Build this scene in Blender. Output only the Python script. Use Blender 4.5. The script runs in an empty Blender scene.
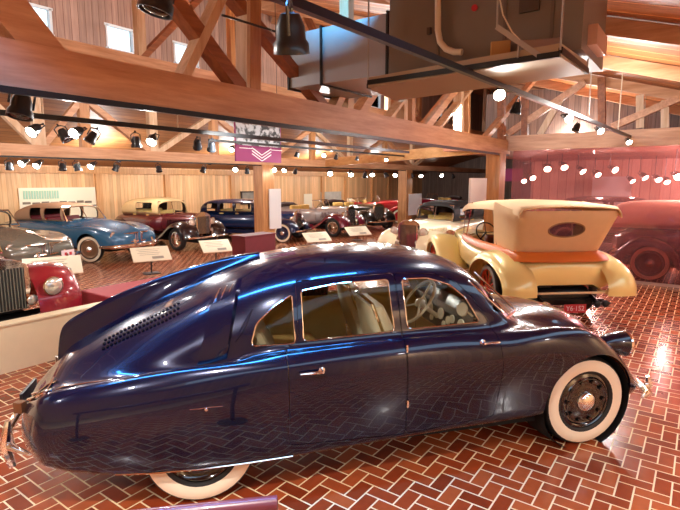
import bpy, bmesh, math, random
import numpy as np
from mathutils import Vector, Matrix, Euler
random.seed(7)
R = math.radians
SC = bpy.context.scene
COL = SC.collection

# ------------------------------------------------------------------ camera, sky, exposure
CAM_H = 2.15
PITCH = math.atan(74/500.0)
YAW = R(35.8)
cd = bpy.data.cameras.new('camera'); cam = bpy.data.objects.new('camera', cd); COL.objects.link(cam)
cd.sensor_width = 36; cd.lens = 500/680*36; cd.clip_end = 200
cam.location = (0, 0, CAM_H)
cam.rotation_euler = (R(90)-PITCH, 0, -(R(90)-YAW))
SC.camera = cam
w = bpy.data.worlds.new('sky'); SC.world = w; w.use_nodes = True
bgn = w.node_tree.nodes['Background']
bgn.inputs[0].default_value = (0.62, 0.82, 1.0, 1); bgn.inputs[1].default_value = 2.5
SC.view_settings.view_transform = 'Standard'; SC.view_settings.look = 'None'
SC.view_settings.gamma = 1; SC.view_settings.use_curve_mapping = False
SC.view_settings.exposure = 0.35
SC.cycles.use_denoising = True
SC.cycles.max_bounces = 8; SC.cycles.glossy_bounces = 4; SC.cycles.transparent_max_bounces = 16
SC.cycles.sample_clamp_indirect = 6
SC.cycles.caustics_reflective = False; SC.cycles.caustics_refractive = False

_fh = Vector((math.cos(YAW), math.sin(YAW), 0)); _rt = Vector((math.sin(YAW), -math.cos(YAW), 0)); _z = Vector((0, 0, 1))
_fw = _fh*math.cos(PITCH)-_z*math.sin(PITCH); _up = _fh*math.sin(PITCH)+_z*math.cos(PITCH)
def at(px, py, n, c):
    """point of plane n.p = c seen at photo pixel px, py"""
    d = _fw+_rt*((px-340)/500)+_up*((255-py)/500); n = Vector(n); o = Vector((0, 0, CAM_H))
    return o+d*((c-n.dot(o))/n.dot(d))
def aty(px, py, y): return at(px, py, (0, 1, 0), y)
def atx(px, py, x): return at(px, py, (1, 0, 0), x)
def atz(px, py, z=0): return at(px, py, (0, 0, 1), z)

# ------------------------------------------------------------------ materials
def lin(h):
    c = [int(h[i:i+2], 16)/255 for i in (0, 2, 4)]
    return tuple((x/12.92 if x <= .04045 else ((x+.055)/1.055)**2.4) for x in c)+(1,)
MATS = {}
def mat(name, hexc, rough=.5, metal=0, coat=0, emit=0, noise=0, nscale=8, spec=.5, bump=0, transmission=0, alpha=1):
    if name in MATS: return MATS[name]
    m = bpy.data.materials.new(name); m.use_nodes = True; nt = m.node_tree; b = nt.nodes['Principled BSDF']
    c = lin(hexc)
    b.inputs['Base Color'].default_value = c; b.inputs['Roughness'].default_value = rough; b.inputs['Metallic'].default_value = metal
    b.inputs['Coat Weight'].default_value = coat; b.inputs['Coat Roughness'].default_value = .03
    b.inputs['Specular IOR Level'].default_value = spec
    if emit: b.inputs['Emission Color'].default_value = c; b.inputs['Emission Strength'].default_value = emit
    if transmission: b.inputs['Transmission Weight'].default_value = transmission
    if alpha < 1: b.inputs['Alpha'].default_value = alpha
    if noise or bump:
        tc = nt.nodes.new('ShaderNodeTexCoord'); nz = nt.nodes.new('ShaderNodeTexNoise'); nz.inputs['Scale'].default_value = nscale; nz.inputs['Detail'].default_value = 4
        nt.links.new(tc.outputs['Object'], nz.inputs['Vector'])
        if noise:
            mx = nt.nodes.new('ShaderNodeMix'); mx.data_type = 'RGBA'
            mx.inputs['A'].default_value = tuple(max(0, v*(1-noise)) for v in c[:3])+(1,); mx.inputs['B'].default_value = tuple(min(1, v*(1+noise)) for v in c[:3])+(1,)
            nt.links.new(nz.outputs['Fac'], mx.inputs['Factor']); nt.links.new(mx.outputs['Result'], b.inputs['Base Color'])
        if bump:
            bp = nt.nodes.new('ShaderNodeBump'); bp.inputs['Strength'].default_value = bump; bp.inputs['Distance'].default_value = .01
            nt.links.new(nz.outputs['Fac'], bp.inputs['Height']); nt.links.new(bp.outputs['Normal'], b.inputs['Normal'])
    MATS[name] = m; return m

def wood(name, hexc, hex2, axis='X', board=0.0, baxis='Y', rough=.5, seam='3a2414', stretch=18, world=False):
    """grain stretched along axis; board > 0 adds seams every board metres along baxis"""
    m = bpy.data.materials.new(name); m.use_nodes = True; nt = m.node_tree; N = nt.nodes; L = nt.links; b = N['Principled BSDF']
    tc = N.new('ShaderNodeTexCoord'); mp = N.new('ShaderNodeMapping')
    sc = {'X': (1, stretch, stretch), 'Y': (stretch, 1, stretch), 'Z': (stretch, stretch, 1)}[axis]
    mp.inputs['Scale'].default_value = sc; L.new(tc.outputs['Object'], mp.inputs['Vector'])
    nz = N.new('ShaderNodeTexNoise'); nz.inputs['Scale'].default_value = 1.2; nz.inputs['Detail'].default_value = 6; nz.inputs['Roughness'].default_value = .65
    L.new(mp.outputs['Vector'], nz.inputs['Vector'])
    cr = N.new('ShaderNodeValToRGB'); cr.color_ramp.elements[0].position = .32; cr.color_ramp.elements[1].position = .68
    cr.color_ramp.elements[0].color = lin(hex2); cr.color_ramp.elements[1].color = lin(hexc)
    L.new(nz.outputs['Fac'], cr.inputs['Fac']); out = cr.outputs['Color']
    if board:
        sp = N.new('ShaderNodeSeparateXYZ'); L.new(tc.outputs['Object'], sp.inputs['Vector'])
        dv = N.new('ShaderNodeMath'); dv.operation = 'DIVIDE'; dv.inputs[1].default_value = board; L.new(sp.outputs[baxis], dv.inputs[0])
        fl = N.new('ShaderNodeMath'); fl.operation = 'FLOOR'; L.new(dv.outputs[0], fl.inputs[0])
        fr = N.new('ShaderNodeMath'); fr.operation = 'FRACT'; L.new(dv.outputs[0], fr.inputs[0])
        wn = N.new('ShaderNodeTexWhiteNoise'); wn.noise_dimensions = '1D'; L.new(fl.outputs[0], wn.inputs['W'])
        hs = N.new('ShaderNodeHueSaturation'); mr = N.new('ShaderNodeMapRange'); mr.inputs['To Min'].default_value = .78; mr.inputs['To Max'].default_value = 1.18
        L.new(wn.outputs['Value'], mr.inputs['Value']); L.new(mr.outputs['Result'], hs.inputs['Value']); L.new(out, hs.inputs['Color'])
        lt = N.new('ShaderNodeMath'); lt.operation = 'LESS_THAN'; lt.inputs[1].default_value = .07; L.new(fr.outputs[0], lt.inputs[0])
        mx = N.new('ShaderNodeMix'); mx.data_type = 'RGBA'; L.new(lt.outputs[0], mx.inputs['Factor']); L.new(hs.outputs['Color'], mx.inputs['A']); mx.inputs['B'].default_value = lin(seam)
        out = mx.outputs['Result']
    L.new(out, b.inputs['Base Color']); b.inputs['Roughness'].default_value = rough
    MATS[name] = m; return m

# ------------------------------------------------------------------ mesh helpers
def link(name, bm, m, parent=None, smooth=True, angle=40):
    me = bpy.data.meshes.new(name); bm.normal_update(); bm.to_mesh(me); bm.free()
    for mm in (m if isinstance(m, (list, tuple)) else [m]): me.materials.append(mm)
    if smooth:
        for p in me.polygons: p.use_smooth = True
        try: me.set_sharp_from_angle(angle=R(angle))
        except Exception: pass
    o = bpy.data.objects.new(name, me); COL.objects.link(o)
    if parent: o.parent = parent
    return o
def tag(o, label=None, cat=None, group=None, kind=None):
    if label: o['label'] = label
    if cat: o['category'] = cat
    if group: o['group'] = group
    if kind: o['kind'] = kind
    return o
def empty(name, loc=(0, 0, 0), rz=0, label=None, cat=None, group=None, kind=None):
    o = bpy.data.objects.new(name, None); COL.objects.link(o); o.location = loc; o.rotation_euler = (0, 0, rz); o.empty_display_size = .1
    return tag(o, label, cat, group, kind)
def copy_tree(o, parent=None):
    c = o.copy(); COL.objects.link(c)
    if parent: c.parent = parent
    for ch in list(o.children): copy_tree(ch, c)
    return c
def BM(): return bmesh.new()
def box(bm, c, s, rot=None, mi=0, taper=None):
    M = Matrix.Translation(Vector(c)) @ ((rot.to_4x4() if rot is not None else Matrix.Identity(4)))
    vs = []
    for sx in (-1, 1):
        for sy in (-1, 1):
            for sz in (-1, 1):
                k = taper if (taper and sz > 0) else 1
                vs.append(bm.verts.new(M @ Vector((sx*s[0]/2*k, sy*s[1]/2*k, sz*s[2]/2))))
    for f in ((0, 1, 3, 2), (4, 6, 7, 5), (0, 4, 5, 1), (2, 3, 7, 6), (0, 2, 6, 4), (1, 5, 7, 3)):
        fc = bm.faces.new([vs[i] for i in f]); fc.material_index = mi
def rotz(a): return Matrix.Rotation(a, 3, 'Z')
def bar(bm, a, b, wd, ht, up=(0, 0, 1), mi=0):
    """rectangular bar from a to b; wd sideways, ht along up"""
    a = Vector(a); b = Vector(b); d = (b-a); L = d.length; d.normalize(); u = Vector(up); s = d.cross(u)
    if s.length < 1e-4: u = Vector((0, 1, 0)); s = d.cross(u)
    s.normalize(); u = s.cross(d)
    M = Matrix((d, s, u)).transposed()
    box(bm, (a+b)/2, (L, wd, ht), M, mi)
def tube(bm, pts, r, n=8, closed=False, mi=0, cap=True):
    pts = [Vector(p) for p in pts]; rings = []; N = len(pts)
    rs = r if isinstance(r, (list, tuple)) else [r]*N
    prev = None
    for i, p in enumerate(pts):
        if closed: t = pts[(i+1) % N]-pts[i-1]
        else: t = pts[min(i+1, N-1)]-pts[max(i-1, 0)]
        t.normalize()
        if prev is None:
            s = t.cross(Vector((0, 0, 1)))
            if s.length < .05: s = t.cross(Vector((0, 1, 0)))
        else: s = prev-t*prev.dot(t)
        s.normalize(); prev = s; u = s.cross(t)
        rings.append([bm.verts.new(p+(s*math.cos(2*math.pi*k/n)+u*math.sin(2*math.pi*k/n))*rs[i]) for k in range(n)])
    for i in range(N if closed else N-1):
        A = rings[i]; B = rings[(i+1) % N]
        for k in range(n):
            f = bm.faces.new((A[k], A[(k+1) % n], B[(k+1) % n], B[k])); f.material_index = mi
    if cap and not closed:
        bm.faces.new(rings[0][::-1]).material_index = mi; bm.faces.new(rings[-1]).material_index = mi
def lathe(bm, prof, M=None, n=24, mi=0):
    """prof = [(r, h)], about local z, M 4x4"""
    M = M or Matrix.Identity(4); rings = []
    for r, h in prof:
        if r < 1e-5: rings.append([bm.verts.new(M @ Vector((0, 0, h)))])
        else: rings.append([bm.verts.new(M @ Vector((r*math.cos(2*math.pi*k/n), r*math.sin(2*math.pi*k/n), h))) for k in range(n)])
    for A, B in zip(rings, rings[1:]):
        for k in range(n):
            k2 = (k+1) % n
            if len(A) == 1 and len(B) == 1: continue
            if len(A) == 1: f = bm.faces.new((A[0], B[k2], B[k]))
            elif len(B) == 1: f = bm.faces.new((A[k], A[k2], B[0]))
            else: f = bm.faces.new((A[k], A[k2], B[k2], B[k]))
            f.material_index = mi
def frame(loc, d, up=(0, 0, 1)):
    """4x4 whose local z looks along d"""
    d = Vector(d).normalized(); u = Vector(up); x = u.cross(d)
    if x.length < 1e-4: x = Vector((1, 0, 0)).cross(d)
    x.normalize(); y = d.cross(x)
    M = Matrix((x, y, d)).transposed().to_4x4(); M.translation = Vector(loc); return M
def cr(P, n):
    """Catmull-Rom through rows of P (numpy k x m), n samples per span"""
    P = np.array(P, float); out = []
    k = len(P)
    for i in range(k-1):
        p0 = P[i-1] if i > 0 else 2*P[0]-P[1]; p1 = P[i]; p2 = P[i+1]; p3 = P[i+2] if i+2 < k else 2*P[-1]-P[-2]
        for j in range(n):
            t = j/n
            out.append(.5*((2*p1)+(-p0+p2)*t+(2*p0-5*p1+4*p2-p3)*t*t+(-p0+3*p1-3*p2+p3)*t**3))
    out.append(P[-1]); return np.array(out)
def grid(bm, G, mi=0, closed_v=False, caps=False, flip=False):
    """G: list of rows of 3-vectors"""
    V = [[bm.verts.new(Vector(p)) for p in row] for row in G]
    nv = len(V[0])
    for i in range(len(V)-1):
        for j in range(nv if closed_v else nv-1):
            q = (V[i][j], V[i][(j+1) % nv], V[i+1][(j+1) % nv], V[i+1][j])
            f = bm.faces.new(q[::-1] if flip else q); f.material_index = mi
    if caps:
        for row, rv in ((V[0], True), (V[-1], False)):
            try: f = bm.faces.new(row[::-1] if rv != flip else row); f.material_index = mi
            except Exception: pass
    return V
def finish(bm, merge=1e-4):
    bmesh.ops.remove_doubles(bm, verts=bm.verts, dist=merge)
    bmesh.ops.recalc_face_normals(bm, faces=bm.faces)
    return bm
def bevel_mod(o, wd=.01, seg=2):
    md = o.modifiers.new('soft', 'BEVEL'); md.width = wd; md.segments = seg; md.limit_method = 'ANGLE'; return o
def prism(bm, poly, axis, a, b):
    """poly of 2D points extruded a..b along axis ('x','y','z')"""
    def P(u, v, w_): return {'x': (w_, u, v), 'y': (u, w_, v), 'z': (u, v, w_)}[axis]
    A = [bm.verts.new(P(u, v, a)) for u, v in poly]; B = [bm.verts.new(P(u, v, b)) for u, v in poly]; n = len(poly)
    bm.faces.new(A); bm.faces.new(B[::-1])
    for i in range(n): bm.faces.new((A[i], B[i], B[(i+1) % n], A[(i+1) % n]))
FONT = None
def text_mesh(name, s, size, m, parent, M, depth=.002):
    cu = bpy.data.curves.new(name, 'FONT'); cu.body = s; cu.size = size; cu.extrude = depth; cu.align_x = 'CENTER'; cu.align_y = 'CENTER'
    to = bpy.data.objects.new(name+'_tmp', cu); COL.objects.link(to)
    dg = bpy.context.evaluated_depsgraph_get(); me = bpy.data.meshes.new_from_object(to.evaluated_get(dg)); bpy.data.objects.remove(to)
    me.transform(M); me.materials.clear(); me.materials.append(m)
    o = bpy.data.objects.new(name, me); COL.objects.link(o); o.parent = parent; return o
def boolean(o, cutter_bm, op='DIFFERENCE'):
    me = bpy.data.meshes.new('cut'); bmesh.ops.recalc_face_normals(cutter_bm, faces=cutter_bm.faces); cutter_bm.to_mesh(me); cutter_bm.free()
    c = bpy.data.objects.new('cut', me); COL.objects.link(c)
    c.parent = None
    par = o.parent; o.parent = None
    md = o.modifiers.new('b', 'BOOLEAN'); md.object = c; md.operation = op; md.solver = 'EXACT'
    bpy.context.view_layer.update()
    dg = bpy.context.evaluated_depsgraph_get(); nm = bpy.data.meshes.new_from_object(o.evaluated_get(dg))
    o.modifiers.clear(); old = o.data; o.data = nm; o.parent = par
    bpy.data.objects.remove(c); return o

# ------------------------------------------------------------------ shared materials
CHROME = mat('chrome', 'eeeeee', .08, 1)
BLACK = mat('black_metal', '1a1c1e', .35, .3)
RUBBER = mat('tyre_rubber', '141312', .6, noise=.3, nscale=30)
WHITEW = mat('whitewall_rubber', 'efe2c8', .5, noise=.06)
GLASS = None
def glass(name, tint, a):
    """thin pane: tinted transparency under a reflection"""
    m = bpy.data.materials.new(name); m.use_nodes = True; N = m.node_tree.nodes; L = m.node_tree.links
    N.remove(N['Principled BSDF']); t = N.new('ShaderNodeBsdfTransparent'); t.inputs[0].default_value = lin(tint)
    g = N.new('ShaderNodeBsdfGlossy'); g.inputs['Roughness'].default_value = .02
    mx = N.new('ShaderNodeMixShader'); fr = N.new('ShaderNodeFresnel'); fr.inputs[0].default_value = 1.22+a
    L.new(fr.outputs[0], mx.inputs[0]); L.new(t.outputs[0], mx.inputs[1]); L.new(g.outputs[0], mx.inputs[2])
    L.new(mx.outputs[0], N['Material Output'].inputs[0]); MATS[name] = m; return m
CLEAR = glass('clear_glass', 'f8faf8', 0)
DARKGLASS = mat('dim_window_glass', '20242a', .04, 0, spec=.8)
LENS = mat('headlight_glass', 'e9e6da', .08, .7, coat=.6)
# ------------------------------------------------------------------ the hall
BEAM = wood('beam_timber', 'd2a580', 'ac7a54', 'X', rough=.5, stretch=10)
BEAMV = wood('post_timber', 'c99560', 'a06a3e', 'Z', rough=.5, stretch=10)
PALE = wood('pale_timber', 'd8bfa0', 'b89470', 'Z', rough=.55, stretch=10)
DARKW = wood('brown_timber', 'a2653e', '75452a', 'X', rough=.55, stretch=10)
WALLW = wood('pine_wall', 'eec493', 'd8a873', 'Z', .14, 'X', .5, 'b98a5c')
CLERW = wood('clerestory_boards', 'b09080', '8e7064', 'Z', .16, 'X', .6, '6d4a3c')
GREYW = wood('grey_boards', '8a7468', '6a574e', 'Z', .16, 'Y', .6, '4a3c36')
ROOFW = wood('roof_boards', 'b87440', '8c5029', 'Y', .42, 'X', .55, 'e8a468')
AISLEW = wood('aisle_ceiling_boards', 'b07848', '8a5730', 'X', .2, 'Y', .6, '5c3820')
MAROON = mat('maroon_cloth', '6a2028', .7, noise=.15)
TAR = mat('brushed_duct', '77746e', .45, .25, noise=.1, nscale=3)

def struct(name, bm, m, parent=None, smooth=False):
    o = link(name, bm, m, parent, smooth=smooth)
    if not parent: o['kind'] = 'structure'
    return o
# herringbone brick floor: every brick a face of its own over the grout bed
def floor():
    m = bpy.data.materials.new('herringbone_brick'); m.use_nodes = True; N = m.node_tree.nodes; L = m.node_tree.links; b = N['Principled BSDF']
    g = N.new('ShaderNodeNewGeometry'); cr_ = N.new('ShaderNodeValToRGB'); e = cr_.color_ramp.elements
    e[0].color = lin('7c3018'); e[1].color = lin('b0552c'); e.new(.5).color = lin('983f20')
    L.new(g.outputs['Random Per Island'], cr_.inputs['Fac'])
    tc = N.new('ShaderNodeTexCoord'); nz = N.new('ShaderNodeTexNoise'); nz.inputs['Scale'].default_value = 14; nz.inputs['Detail'].default_value = 5; L.new(tc.outputs['Object'], nz.inputs['Vector'])
    mr = N.new('ShaderNodeMapRange'); mr.inputs['To Min'].default_value = .75; mr.inputs['To Max'].default_value = 1.2; L.new(nz.outputs['Fac'], mr.inputs['Value'])
    hs = N.new('ShaderNodeHueSaturation'); L.new(mr.outputs['Result'], hs.inputs['Value']); L.new(cr_.outputs['Color'], hs.inputs['Color']); L.new(hs.outputs['Color'], b.inputs['Base Color'])
    n2 = N.new('ShaderNodeTexNoise'); n2.inputs['Scale'].default_value = 1.3; L.new(tc.outputs['Object'], n2.inputs['Vector'])
    m2 = N.new('ShaderNodeMapRange'); m2.inputs['To Min'].default_value = .10; m2.inputs['To Max'].default_value = .30; L.new(n2.outputs['Fac'], m2.inputs['Value']); L.new(m2.outputs['Result'], b.inputs['Roughness'])
    b.inputs['Specular IOR Level'].default_value = .5
    b.inputs['Coat Weight'].default_value = .2; b.inputs['Coat Roughness'].default_value = .06
    bp = N.new('ShaderNodeBump'); bp.inputs['Strength'].default_value = .12; bp.inputs['Distance'].default_value = .004; L.new(nz.outputs['Fac'], bp.inputs['Height']); L.new(bp.outputs['Normal'], b.inputs['Normal'])
    grout = mat('grout', 'f0d4a4', .6)
    bm = BM(); box(bm, (14, 6.5, -.1), (44, 27, .198), mi=1)
    w_ = BRICK; gp = .0058; verts = []; faces = []
    def quad(x0, y0, x1, y1):
        i = len(verts); verts.extend([(x0+gp, y0+gp, .0), (x1-gp, y0+gp, .0), (x1-gp, y1-gp, .0), (x0+gp, y1-gp, .0)]); faces.append((i, i+1, i+2, i+3))
    n = int(46/w_)
    for i in range(-60, n):
        for j in range(-60, n):
            x = i*w_; y = j*w_
            if x < -2 or x > 34 or y < -4 or y > 17.2: continue
            if x > 15 and (y > 17.2): continue
            k = (i-j) % 4
            if k == 0: quad(x, y, x+2*w_, y+w_)
            elif k == 3: quad(x, y, x+w_, y+2*w_)
    me = bpy.data.meshes.new('floor'); me.from_pydata(verts, [], faces)
    bm.from_mesh(me)
    o = link('floor', bm, [m, grout], smooth=False); o['kind'] = 'structure'; return o
BRICK = .108
floor()
ROOF0, ROOFS = 3.76, .305
def roofz(y): return ROOF0+ROOFS*y
# roof slab
b = BM()
for x0, x1, y0, y1 in ((-6, 34, -3.7, -2.6), (-6, -5, -2.6, -1.5), (8.5, 34, -2.6, -1.5), (-6, 34, -1.5, 11.7)):
    vs = [(x, y, roofz(y)+dz) for dz in (0, .15) for x, y in ((x0, y0), (x1, y0), (x1, y1), (x0, y1))]
    V = [b.verts.new(v) for v in vs]
    for f in ((0, 1, 2, 3), (7, 6, 5, 4), (0, 4, 5, 1), (1, 5, 6, 2), (2, 6, 7, 3), (3, 7, 4, 0)): b.faces.new([V[i] for i in f])
struct('ceiling', b, ROOFW)
# clerestory wall with its windows
CY = 11.5
wins = []
for (px0, py0, px1, py1) in ((27, -2, 51, 27), (106, 23, 134, 55), (174, 40, 198, 69), (369, 92, 380, 110), (432, 109, 442, 120)):
    a = aty(px0, py0+1, CY); c = aty(px1, py1-1, CY); wins.append((a.x, c.x, c.z, max(a.z, c.z+.3)))
s_ = wins[1]; wz0, wz1 = s_[2], s_[3]
wins = [(a, c, wz0, wz1) for a, c, _, _ in wins]
b = BM(); xs = sorted([-3, 34]+[v for w_ in wins for v in w_[:2]])
for i in range(0, len(xs)-1):
    xa, xb = xs[i], xs[i+1]; isw = i % 2 == 1
    if not isw: box(b, ((xa+xb)/2, CY+.075, (3.9+roofz(CY))/2), (xb-xa, .15, roofz(CY)-3.9))
    else:
        box(b, ((xa+xb)/2, CY+.075, (3.9+wz0)/2), (xb-xa, .15, wz0-3.9)); box(b, ((xa+xb)/2, CY+.075, (roofz(CY)+wz1)/2), (xb-xa, .15, roofz(CY)-wz1))
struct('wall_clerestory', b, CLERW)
FR = mat('window_paint', 'dfe8ee', .4)
for k, (xa, xb, z0, z1) in enumerate(wins):
    b = BM(); t = .05
    for c, s in ((((xa+xb)/2, CY+.02, z0), (xb-xa+.1, .09, t)), (((xa+xb)/2, CY+.02, z1), (xb-xa+.1, .09, t)), ((xa, CY+.02, (z0+z1)/2), (t, .09, z1-z0)), ((xb, CY+.02, (z0+z1)/2), (t, .09, z1-z0))): box(b, c, s)
    o = struct('window_%d' % (k+1), b, FR)
    b = BM(); box(b, ((xa+xb)/2, CY+.06, (z0+z1)/2), (xb-xa, .006, z1-z0)); link('pane', b, CLEAR, o, smooth=False)
# back wall, its pilasters, lintel and the low aisle ceiling
BY = 17
b = BM(); box(b, (14, BY+.1, 1.35), (50, .2, 2.7)); struct('wall_back', b, WALLW)
b = BM()
for px in (99, 167, 232, 322, 345, 372, 388):
    p = aty(px, 200, BY); box(b, (p.x, BY-.05, 1.3), (.22, .1, 2.6))
box(b, (14, BY-.06, 2.50), (50, .12, .2)); box(b, (14, BY-.04, .12), (50, .06, .24))
struct('trim_1', b, wood('pilaster_pine', 'd6a470', 'bb8652', 'Z', rough=.5))
b = BM(); vs = [(x, y, z) for x in (-6, 34) for y, z in ((CY+.1, 4.05), (BY+.1, 2.62), (BY+.1, 2.72), (CY+.1, 4.15))]
V = [b.verts.new(v) for v in vs]
for f in ((0, 1, 2, 3), (7, 6, 5, 4), (0, 4, 5, 1), (1, 5, 6, 2), (2, 6, 7, 3), (3, 7, 4, 0)): b.faces.new([V[i] for i in f])
struct('ceiling_aisle', b, AISLEW)
b = BM(); box(b, (34.1, 6, 4), (.2, 26, 9)); struct('wall_end', b, GREYW)
# near walls behind the viewer; unseen roof gap added above for blue sky reflections
b = BM(); box(b, (14, -3.6, 1.4), (44, .2, 2.8)); struct('wall_front', b, WALLW)
b = BM(); box(b, (-6.1, 6.5, 3.5), (.2, 21, 7)); struct('wall_left', b, WALLW)

def truss(name, y, z0, thick, dep, x0, x1, mats, members, top=None):
    t = empty(name, (0, 0, 0), kind='structure')
    b = BM(); box(b, ((x0+x1)/2, y, z0+thick/2), (x1-x0, dep, thick)); link('bottom_chord', b, mats[0], t, smooth=False)
    if top: b = BM(); box(b, ((x0+x1)/2, y, top), (x1-x0, dep, .22)); link('top_chord', b, mats[0], t, smooth=False)
    for k_, (a, c, wd, m) in enumerate(members):
        yy = y+(k_ % 3-1)*.006; b = BM(); bar(b, (a[0], yy, a[1]), (c[0], yy, c[1]), dep*(.70+.03*(k_ % 5)), wd, up=(c[1]-a[1], 0, -(c[0]-a[0]))); link('brace', b, m, t, smooth=False)
    return t
def seg(p, q, y, wd, m, clip=None):
    a = aty(p[0], p[1], y); c = aty(q[0], q[1], y); return ((a.x, a.z), (c.x, c.z), wd, m)
T1 = 3.9
zt1 = roofz(T1)-.12
def ext(p, q, y, wd, m, ztop):
    """member through both pixels, carried on up to height ztop"""
    a = aty(*p, y); c = aty(*q, y); k = (ztop-a.z)/(c.z-a.z); return ((a.x, a.z), (a.x+(c.x-a.x)*k, ztop), wd, m)
mem = [
 ext((50, 64), (18, 24), T1, .25, BEAM, zt1),
 ext((178, 85), (217, 2), T1, .085, PALE, zt1),
 ext((243, 94), (178, 8), T1, .13, DARKW, zt1),
 ext((250, 98), (250, 10), T1, .15, BEAMV, zt1), ext((243, 97), (243, 10), T1, .05, PALE, zt1),
 ext((347, 115), (347, 10), T1, .12, PALE, zt1),
 ext((328, 114), (313, 96), T1, .10, DARKW, 4.2), ext((330, 114), (342, 90), T1, .10, BEAM, 4.2),
 ext((356, 117), (373, 90), T1, .13, BEAM, 4.2), ext((384, 122), (404, 96), T1, .05, PALE, 4.2),
 ext((402, 130), (402, 97), T1, .11, PALE, zt1), ext((410, 132), (410, 97), T1, .11, BEAMV, zt1),
 ext((418, 134), (449, 95), T1, .13, BEAM, zt1), ext((430, 136), (462, 98), T1, .05, PALE, zt1),
 ext((459, 142), (459, 97), T1, .12, PALE, zt1), ext((466, 142), (466, 97), T1, .08, BEAMV, zt1),
 ext((478, 146), (510, 108), T1, .10, BEAM, zt1), ext((502, 150), (502, 100), T1, .16, DARKW, zt1),
]
for px in (-60, -130): mem.append(ext((px, 60), (px, 0), T1, .2, BEAMV, zt1))
truss('roof_truss', T1, 2.77, .31, .20, -3, 12.15, [BEAM], mem, top=zt1+.03)
G2 = 11.2; zt2 = 4.0
mem = []
for k, px in enumerate((-20, 40, 86, 153, 214, 268, 312, 350, 385, 412)):
    p = aty(px, 150, G2); mem.append(((p.x, 2.7), (p.x, zt2), .22, PALE if k % 2 else BEAMV))
pxs = [aty(px, 150, G2).x for px in (-20, 40, 86, 153, 214, 268, 312, 350, 385, 412, 440)]
for k in range(len(pxs)-1):
    a, c = pxs[k], pxs[k+1]
    mem.append((((a if k % 2 else c), 2.8), ((c if k % 2 else a), zt2-.05), .13, BEAM if k % 3 else PALE))
truss('roof_truss', G2, 2.64, .24, .18, -3, 33, [BEAM], mem, top=zt2)
# upper struts rising from the second truss to the roof
t = empty('roof_truss', kind='structure')
zr = roofz(8.5)
b = BM(); box(b, (16, 8.5, 4.25), (34, .18, .26)); link('bottom_chord', b, BEAM, t, smooth=False)
for k, x in enumerate(np.arange(-1, 33, 2.2)):
    b = BM(); box(b, (x, 8.5, (4.3+zr)/2), (.16, .14, zr-4.3)); link('post', b, PALE if k % 2 else BEAMV, t, smooth=False)
    b = BM(); bar(b, (x, 8.5, 4.35), (x+(1.9 if k % 2 else -1.9), 8.5, zr-.05), .11, .15, up=(0, 1, 0)); link('brace', b, BEAM if k % 3 else DARKW, t, smooth=False)
HEADW = wood('header_timber', 'd2a580', 'ac7a54', 'Y', rough=.5, stretch=10)
# rafters, seen up at the roof
t = empty('roof_rafters', kind='structure')
for x in (7.0, 9.6, 12.2, 15, 18):
    b = BM(); bar(b, (x, -3.4, roofz(-3.4)-.12), (x, 11.4, roofz(11.4)-.12), .10, .2); link('rafter', b, HEADW, t, smooth=False)
# header over the glass with its own bracing
GX = 12.1
t = empty('roof_truss', kind='structure')
b = BM(); box(b, (GX, -.1, 3.02), (.22, 8.2, .34)); link('bottom_chord', b, HEADW, t, smooth=False)
def gx(p, q, wd, m):
    a = atx(*p, GX); c = atx(*q, GX); zc = min(c.z, roofz(c.y)-.05); b = BM(); bar(b, a, (GX, c.y, zc), .14, wd, up=(1, 0, 0)); link('brace', b, m, t, smooth=False)
gx((508, 134), (585, 82), .11, BEAM); gx((602, 128), (602, 72), .13, DARKW); gx((612, 127), (684, 96), .14, BEAM); gx((540, 135), (560, 100), .08, PALE); gx((665, 128), (665, 100), .08, PALE); gx((640, 128), (640, 95), .06, PALE); gx((688, 128), (720, 98), .12, BEAM); gx((525, 138), (525, 95), .12, DARKW)
b = BM(); box(b, (15.2, 1, 3.9), (.15, 9, 1.6)); struct('wall_partition', b, GREYW)
# side header running back from the glass corner to the far truss
t = empty('roof_truss', kind='structure')
b = BM(); bar(b, (12.2, 4.0, 2.98), (14.6, 11.1, 2.80), .2, .28); link('bottom_chord', b, wood('side_header_timber', 'dcae78', 'bf8850', 'Y', rough=.5, stretch=10), t, smooth=False)
# posts
for px, y, wd, top in ((493.5, 3.9, .40, 2.77), (263.5, 11.2, .50, 2.64), (405.5, 11.2, .55, 2.64)):
    p = aty(px, 170, y)
    b = BM(); box(b, (p.x+(.15 if y < 5 else 0), y, top/2), (wd, wd*.8, top)); o = struct('column', b, BEAMV)
    o['label'] = 'square timber post'
# pink glass partition
def pinkglass():
    m = bpy.data.materials.new('pink_tinted_glass'); m.use_nodes = True; N = m.node_tree.nodes; L = m.node_tree.links; N.remove(N['Principled BSDF'])
    t = N.new('ShaderNodeBsdfTransparent'); t.inputs[0].default_value = lin('f2d2d0'); d = N.new('ShaderNodeBsdfTranslucent'); d.inputs[0].default_value = lin('d89a98'); d2 = N.new('ShaderNodeBsdfDiffuse'); d2.inputs[0].default_value = lin('c88890')
    m0 = N.new('ShaderNodeMixShader'); m0.inputs[0].default_value = .5; L.new(d.outputs[0], m0.inputs[1]); L.new(d2.outputs[0], m0.inputs[2])
    m1 = N.new('ShaderNodeMixShader'); m1.inputs[0].default_value = .15; L.new(t.outputs[0], m1.inputs[1]); L.new(m0.outputs[0], m1.inputs[2])
    g = N.new('ShaderNodeBsdfGlossy'); g.inputs['Roughness'].default_value = .02; fr = N.new('ShaderNodeFresnel'); fr.inputs[0].default_value = 1.4
    m2 = N.new('ShaderNodeMixShader'); L.new(fr.outputs[0], m2.inputs[0]); L.new(m1.outputs[0], m2.inputs[1]); L.new(g.outputs[0], m2.inputs[2]); L.new(m2.outputs[0], N['Material Output'].inputs[0])
    return m
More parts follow.
